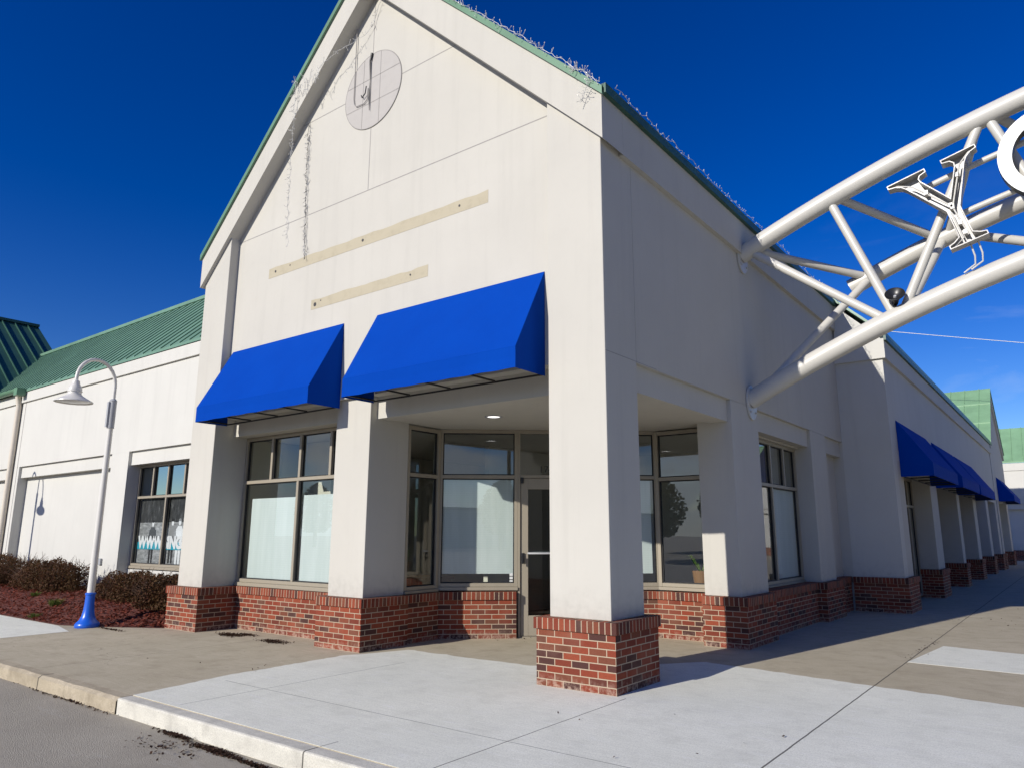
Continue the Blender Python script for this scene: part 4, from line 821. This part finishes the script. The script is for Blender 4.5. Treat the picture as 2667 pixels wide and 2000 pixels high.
# ------------------------------------------------------------------ street lamps
def lamp(x, y, label):
    root = thing('street_lamp', label, 'street lamp', (x, y, 0), 'blue based lamps along the kerb')
    P_ = lambda mb, nm, mt_, **k: part(mb, nm, mt_, root, **k)
    P_(MB().lathe([(0.0, 0.0), (0.178, 0.0), (0.186, 0.012), (0.186, 0.05), (0.172, 0.075), (0.130, 0.115), (0.100, 0.18), (0.083, 0.27), (0.073, 0.38), (0.070, 0.515), (0.080, 0.52), (0.080, 0.548), (0.070, 0.556), (0.055, 0.558)], (x, y, 0), 36), 'base', M['blue_paint'], smooth=True)
    P_(MB().tube([(x, y, 0.555), (x, y, 2.0), (x, y, 3.36)], [0.058, 0.052, 0.047], 24), 'pole', M['lamp_white'], smooth=True)
    P_(MB().tube([(x, y, 3.34), (x, y, 3.82)], 0.060, 20).tube([(x, y, 3.82), (x, y, 3.86)], [0.066, 0.04], 20).box(x-0.028, y-0.085, 3.36, x+0.028, y-0.05, 3.8), 'collar', M['grey_steel'], smooth=True)
    r = 0.385; ux, uy = 0.32, -0.947; pts = [(x, y, 3.84), (x, y, 4.09)]+[(x+ux*(r-r*math.cos(a)), y+uy*(r-r*math.cos(a)), 4.09+r*math.sin(a)) for a in [math.pi*k/14 for k in range(1, 15)]]+[(x+2*r*ux, y+2*r*uy, 4.02)]
    P_(MB().tube(pts, 0.030, 14), 'arm', M['lamp_white'], smooth=True)
    c = (x+2*r*ux, y+2*r*uy, 3.68)
    sh = P_(MB().lathe([(0.0300, 0.3666), (0.0562, 0.3510), (0.0638, 0.2964), (0.0900, 0.2574), (0.1050, 0.2106), (0.1035, 0.1833), (0.1125, 0.1794), (0.1125, 0.1677), (0.1013, 0.1638), (0.1013, 0.1326), (0.1275, 0.1014), (0.1800, 0.0663), (0.2475, 0.0273), (0.2865, 0.0062), (0.2888, -0.0094), (0.2812, -0.0094), (0.2700, 0.0047), (0.2250, 0.0234), (0.1350, 0.0702)], c, 40), 'lamp_shade', M['lamp_white'], smooth=True)
    q = P_(MB().lathe([(0.0008, -0.0156), (0.1125, -0.0117), (0.2250, 0.0000), (0.2625, 0.0062)], c, 36), 'lens', M['lens'], smooth=True); q.parent = sh; q.matrix_parent_inverse = root.matrix_parent_inverse
    return root
lamp(-9.58, -0.84, 'white gooseneck street lamp with blue base beside the mulch bed')
lamp(-20.45, -0.84, 'far street lamp beyond the left edge that throws its shadow on the wing wall')
for o in list(bpy.data.objects):
    if o.name.startswith('lens'):     # sub-part placed in world metres under a part that is itself placed in world metres
        o.matrix_parent_inverse = Matrix.Identity(4)

# ------------------------------------------------------------------ shrubs, weeds, plants
def shrub(x, y, lx, ly, h, label, n, seed, spikes=60):
    rnd = random.Random(seed); root = thing('shrub', label, 'shrub', (x, y, 0), 'winter shrubs in the mulch bed')
    lf = MB(); tw_ = MB()
    def inside():
        while True:
            a, b, c = rnd.uniform(-1, 1), rnd.uniform(-1, 1), rnd.uniform(0, 1)
            rr_ = (abs(a)**2.6+abs(b)**2.6+(c**3.2))
            if rr_ < 1 and rr_ > (rnd.random()**1.2)*0.75: return a, b, c
    for i in range(n):
        a, b, c = inside(); bump = 1+0.10*math.sin(a*7+seed)+0.08*math.sin(b*9+a*4)
        px, py_, pz = x+a*lx*bump, y+b*ly*bump, 0.24+c*h*(1+0.06*math.sin(a*11)+0.05*math.sin(b*7+a*5))
        l = 0.010+0.014*rnd.random(); g_ = Vector((rnd.gauss(0, 1), rnd.gauss(0, 1), rnd.gauss(0.3, 1))).normalized(); t = g_.orthogonal().normalized(); t = (Matrix.Rotation(rnd.random()*6.28, 3, g_) @ t); s_2 = g_.cross(t); o_ = Vector((px, py_, pz))
        lf.face([o_-t*l*1.4, o_+s_2*l*0.7, o_+t*l*1.4, o_-s_2*l*0.7])
    for i in range(n//22):
        a, b = rnd.uniform(-0.95, 0.95), rnd.uniform(-0.95, 0.95); c = rnd.uniform(0.45, 1.0); p0 = Vector((x+a*lx*0.25, y+b*ly*0.25, 0.1)); p1 = Vector((x+a*lx, y+b*ly, 0.2+c*h*(1.02-0.15*(a*a+b*b)/2))); mid = (p0+p1)*0.5+Vector((rnd.gauss(0, 0.05), rnd.gauss(0, 0.05), 0.05))
        tw_.tube([p0, mid, p1], [0.008, 0.005, 0.0025], 4, False)
    for i in range(spikes):
        a, b = rnd.uniform(-0.95, 0.95), rnd.uniform(-0.95, 0.95); p0 = Vector((x+a*lx, y+b*ly, 0.2+h*0.88)); hh = h*(0.12+0.24*rnd.random()**1.7); p1 = p0+Vector((rnd.gauss(0.02, 0.07), rnd.gauss(0, 0.07), hh)); tw_.tube([p0, (p0+p1)/2+Vector((0.01, 0, 0)), p1], [0.005, 0.004, 0.002], 4, False)
        for k in range(7):
            t_ = rnd.random(); o_ = p0.lerp(p1, 0.25+0.75*t_)+Vector((rnd.gauss(0, 0.012), rnd.gauss(0, 0.012), 0)); l = 0.014; lf.face([o_+Vector((-l, 0, 0)), o_+Vector((0, l*0.6, 0.01)), o_+Vector((l, 0, 0.008)), o_+Vector((0, -l*0.6, 0))])
    part(lf, 'foliage', M['shrub'], root); part(tw_, 'stem', M['twig'], root)
shrub(-15.45, 0.72, 1.40, 0.55, 0.68, 'bushy brown leaved shrub with tall sprigs left of the lamp', 11000, 2, 80)
shrub(-18.7, 0.72, 1.70, 0.58, 0.74, 'reddish brown shrub at the left edge of the planting bed', 9000, 4, 80)
shrub(-11.15, 0.62, 1.05, 0.52, 0.54, 'clipped dark shrub under the poster window behind the lamp', 10000, 6, 30)
shrub(-9.35, 0.50, 0.74, 0.60, 0.56, 'clipped olive brown shrub against the left brick pillar base', 10000, 8, 24)
def tuft(x, y, h, n, label, seed):
    rnd = random.Random(seed); mb = MB()
    for i in range(n):
        a = rnd.random()*6.28; rr_ = rnd.random()*0.10; b_ = Vector((x+math.cos(a)*rr_, y+math.sin(a)*rr_, bed_z(x, y))); tip = b_+Vector((math.cos(a)*h*rnd.uniform(0.3, 1.0), math.sin(a)*h*rnd.uniform(0.3, 1.0), h*rnd.uniform(0.35, 1.0))); s_2 = Vector((-math.sin(a), math.cos(a), 0))*0.007; mid = b_.lerp(tip, 0.55)+Vector((0, 0, h*0.18))
        mb.face([b_-s_2, b_+s_2, mid+s_2*0.8, mid-s_2*0.8]); mb.face([mid-s_2*0.8, mid+s_2*0.8, tip])
    tag(mb.build('grass_tuft', M['grass']), label, 'weed', 'weeds in the mulch')
tuft(-12.2, -0.35, 0.16, 120, 'green weed tuft in the mulch left of the lamp', 1); tuft(-11.75, -0.86, 0.09, 60, 'low green weed at the concrete edge of the mulch bed', 2); tuft(-14.2, 0.0, 0.12, 60, 'yellow green weed at the foot of the brown shrub', 3); tuft(-16.5, -0.1, 0.12, 60, 'small yellow green weed at the far left of the mulch', 4)
# house plant behind the glass
pl = thing('potted_plant', 'green leaved potted plant behind the glass right of the pillar', 'plant', (-0.72, 4.3, 0.0))
part(MB().lathe([(0.001, 0.74), (0.11, 0.74), (0.14, 0.98), (0.13, 0.98), (0.12, 0.95), (0.001, 0.95)], (-0.84, 4.16, 0), 20), 'pot', M['wood'], pl, smooth=True)
mb = MB(); rnd = random.Random(11)
for i in range(16):
    a = rnd.random()*6.28; l = rnd.uniform(0.22, 0.42); p0 = Vector((-0.84, 4.16, 0.92)); mid = p0+Vector((math.cos(a)*l*0.5, math.sin(a)*l*0.22, l*0.75)); tip = p0+Vector((math.cos(a)*l, math.sin(a)*l*0.3, l*0.7)); s_2 = Vector((-math.sin(a), math.cos(a), 0))*0.03
    mb.face([p0-s_2*0.2, p0+s_2*0.2, mid+s_2, mid-s_2]); mb.face([mid-s_2, mid+s_2, tip])
part(mb, 'foliage', M['leaf_green'], pl)
part(bx(-0.95, 4.03, 0.70, -0.37, 4.4, 0.74).box(-0.93, 4.05, 0.03, -0.89, 4.09, 0.70).box(-0.43, 4.34, 0.03, -0.39, 4.38, 0.70), 'stand', M['wood'], pl)
# chair and desk glimpsed in the side pane
ch = thing('desk', 'brown wooden desk glimpsed through the narrow entrance side pane', 'desk', (-5.6, 2.6, 0.03))
part(bx(-6.1, 2.1, 0.74, -5.2, 3.4, 0.79), 'desk_top', M['wood'], ch, bevel=0.006); part(bx(-6.05, 2.15, 0.03, -6.0, 3.35, 0.739).box(-5.3, 2.15, 0.03, -5.25, 3.35, 0.739).box(-6.0, 3.0, 0.2, -5.3, 3.05, 0.739), 'desk_frame', M['wood'], ch)

# ------------------------------------------------------------------ string lights
def strand(path, label, seed, density=16, droop=0.10, up=0.6, wire='wire_white'):
    rnd = random.Random(seed); mb = MB(); P = [Vector(p_) for p_ in path]; pts = []
    for i in range(len(P)-1):
        L_ = (P[i+1]-P[i]).length; k = max(2, int(L_/0.07))
        for q_ in range(k): pts.append(P[i].lerp(P[i+1], q_/k)+Vector((rnd.gauss(0, 0.010), rnd.gauss(0, 0.006), rnd.gauss(0, 0.012))))
    pts.append(P[-1]); mb.k = 0; mb.tube(pts, 0.0034, 4, False)
    for i in range(len(pts)-1):
        for q_ in range(max(1, int(density*0.07+rnd.random()))):
            a = pts[i].lerp(pts[i+1], rnd.random()); l = droop*(0.4+rnd.random()); dz = 1 if rnd.random() < up else -1
            dr_ = Vector((rnd.gauss(0, 0.6), rnd.uniform(-0.8, 0.15), dz*rnd.uniform(0.2, 1))).normalized()*l
            mb.k = 0; mb.tube([a, a+dr_*0.6+Vector((0, 0, -0.01)), a+dr_], 0.0026, 4, False); mb.k = 1; mb.tube([a+dr_, a+dr_*1.25], [0.006, 0.003], 5, True)
    tag(mb.build('string_light', [M[wire], M['lamp_white']]), label, 'string light', 'string lights on the gable roof')
yt = -OF-0.06
strand([(XM+0.3, yt, ZAP-SL*0.3+0.085), (-2.0, yt, out(-2.0)+0.085), (OF+0.02, yt, ZT+0.085)], 'white string light bristling along the right gable edge', 1, 30, 0.05, 0.8)
strand([(-0.35, yt, out(-0.35)+0.05), (-0.12, yt-0.02, out(-0.12)+0.14), (0.0, yt, out(0)+0.12), (-0.1, yt, out(-0.1)-0.10), (-0.16, yt+0.01, out(-0.16)-0.28)], 'tangled bunch of string light at the right gable corner', 2, 70, 0.055, 0.5)
strand([(OF+0.08, 0.1, ZT+0.11), (OF+0.08, 4.2, ZT+0.11), (OF+0.08, 8.5, ZT+0.11), (OF+0.08, 12.2, ZT+0.11)], 'string light dotted along the shaded side eave', 3, 9, 0.03, 0.9)
strand([(-5.77, YF-0.03, 8.33), (-5.74, YF-0.03, 7.75), (-5.71, YF-0.03, 7.0), (-5.62, YF-0.03, 5.86)], 'dark string light strand hanging down the gable wall', 4, 34, 0.05, 0.4, 'wire_dark')
strand([(-5.84, -0.125, 9.10), (-5.82, -0.125, 8.41), (-5.82, -0.125, 7.68), (-5.79, -0.125, 6.85), (-5.74, -0.125, 6.03)], 'pale string light strand hanging from the left gable edge', 5, 36, 0.06, 0.4)
strand([(-5.93, -0.11, 9.06), (-5.84, -0.125, 9.03), (-5.7, -0.125, 8.72), (-5.62, -0.125, 9.02), (-5.5, -0.125, 8.62), (-5.42, -0.125, 9.03), (-5.3, -0.125, 8.75), (-5.15, -0.125, 9.04), (-4.87, -0.10, 9.12), (-4.6, 0.0, 9.24), (-4.34, 0.10, 9.36), (-4.22, 0.12, 9.45), (-4.05, 0.13, 9.85)], 'loose string light wire running up the left gable edge', 6, 20, 0.06, 0.3)

# ------------------------------------------------------------------ across the lot (only mirrored in the glass)
def tree(x, y, h, seed, label):
    rnd = random.Random(seed); root = thing('tree', label, 'tree', (x, y, GZ), 'trees across the car park')
    tk = MB().tube([(x, y, GZ), (x+0.1, y, h*0.4), (x-0.1, y, h*0.85)], [0.28, 0.2, 0.06], 8)
    for i in range(9): a = rnd.random()*6.28; z = h*rnd.uniform(0.3, 0.8); tk.tube([(x, y, z), (x+math.cos(a)*h*0.22, y+math.sin(a)*h*0.22, z+h*0.18)], [0.08, 0.02], 5)
    part(tk, 'trunk', M['twig'], root); cr2 = MB()
    for i in range(4200):
        a = rnd.random()*6.28; t_ = rnd.random(); rr_ = h*0.30*math.sin(math.pi*min(1, t_*0.9+0.1))**0.7*rnd.random()**0.4*(1+0.3*math.sin(a*3+seed)); z = h*(0.22+0.78*t_); l = 0.05+0.10*rnd.random(); o_ = Vector((x+math.cos(a)*rr_, y+math.sin(a)*rr_, z)); g_ = Vector((rnd.gauss(0, 1), rnd.gauss(0, 1), rnd.gauss(0, 1))).normalized(); t2 = g_.orthogonal()*l; s_2 = g_.cross(t2)
        cr2.face([o_-t2, o_+s_2, o_+t2, o_-s_2])
    part(cr2, 'crown', M['pine'], root)
for i, (x, y, h) in enumerate([(-34, -58, 7), (-27, -62, 8), (-21, -57, 7), (-41, -60, 9), (-15, -63, 9), (-75, -52, 8), (-90, -40, 9), (34, -58, 9), (62, -64, 9), (-60, -62, 7), (78, -52, 8), (-13, -36, 6), (-17, -40, 7), (-22, -37, 6), (-27, -42, 7.5), (-10, -44, 8), (40, -46, 7), (52, -50, 8), (-66, -26, 10), (-70, -30, 11), (-62, -21, 9), (-76, -34, 10)]): tree(x, y, h, 20+i, 'dark tree across the car park seen only as a reflection in the glass')
wh = thing('warehouse', 'low dark building across the car park seen as a reflection', 'building', (45, -66, GZ))
part(bx(24, -74, GZ, 95, -66, 4.6), 'wall', M['grey_steel'], wh); part(bx(23.8, -74.2, 4.6, 95.2, -65.8, 5.0), 'roof', M['bronze_dark'], wh)
tag(MB().tube([(14, -16.4, GZ), (14, -16.4, 9.5)], [0.13, 0.08], 12).tube([(14, -16.4, 9.4), (14, -15, 9.6)], 0.05, 8).box(13.85, -15.1, 9.55, 14.15, -14.4, 9.7).build('light_pole', M['bronze_dark']), 'tall dark parking light pole seen as a reflection in the entrance glass', 'light pole')
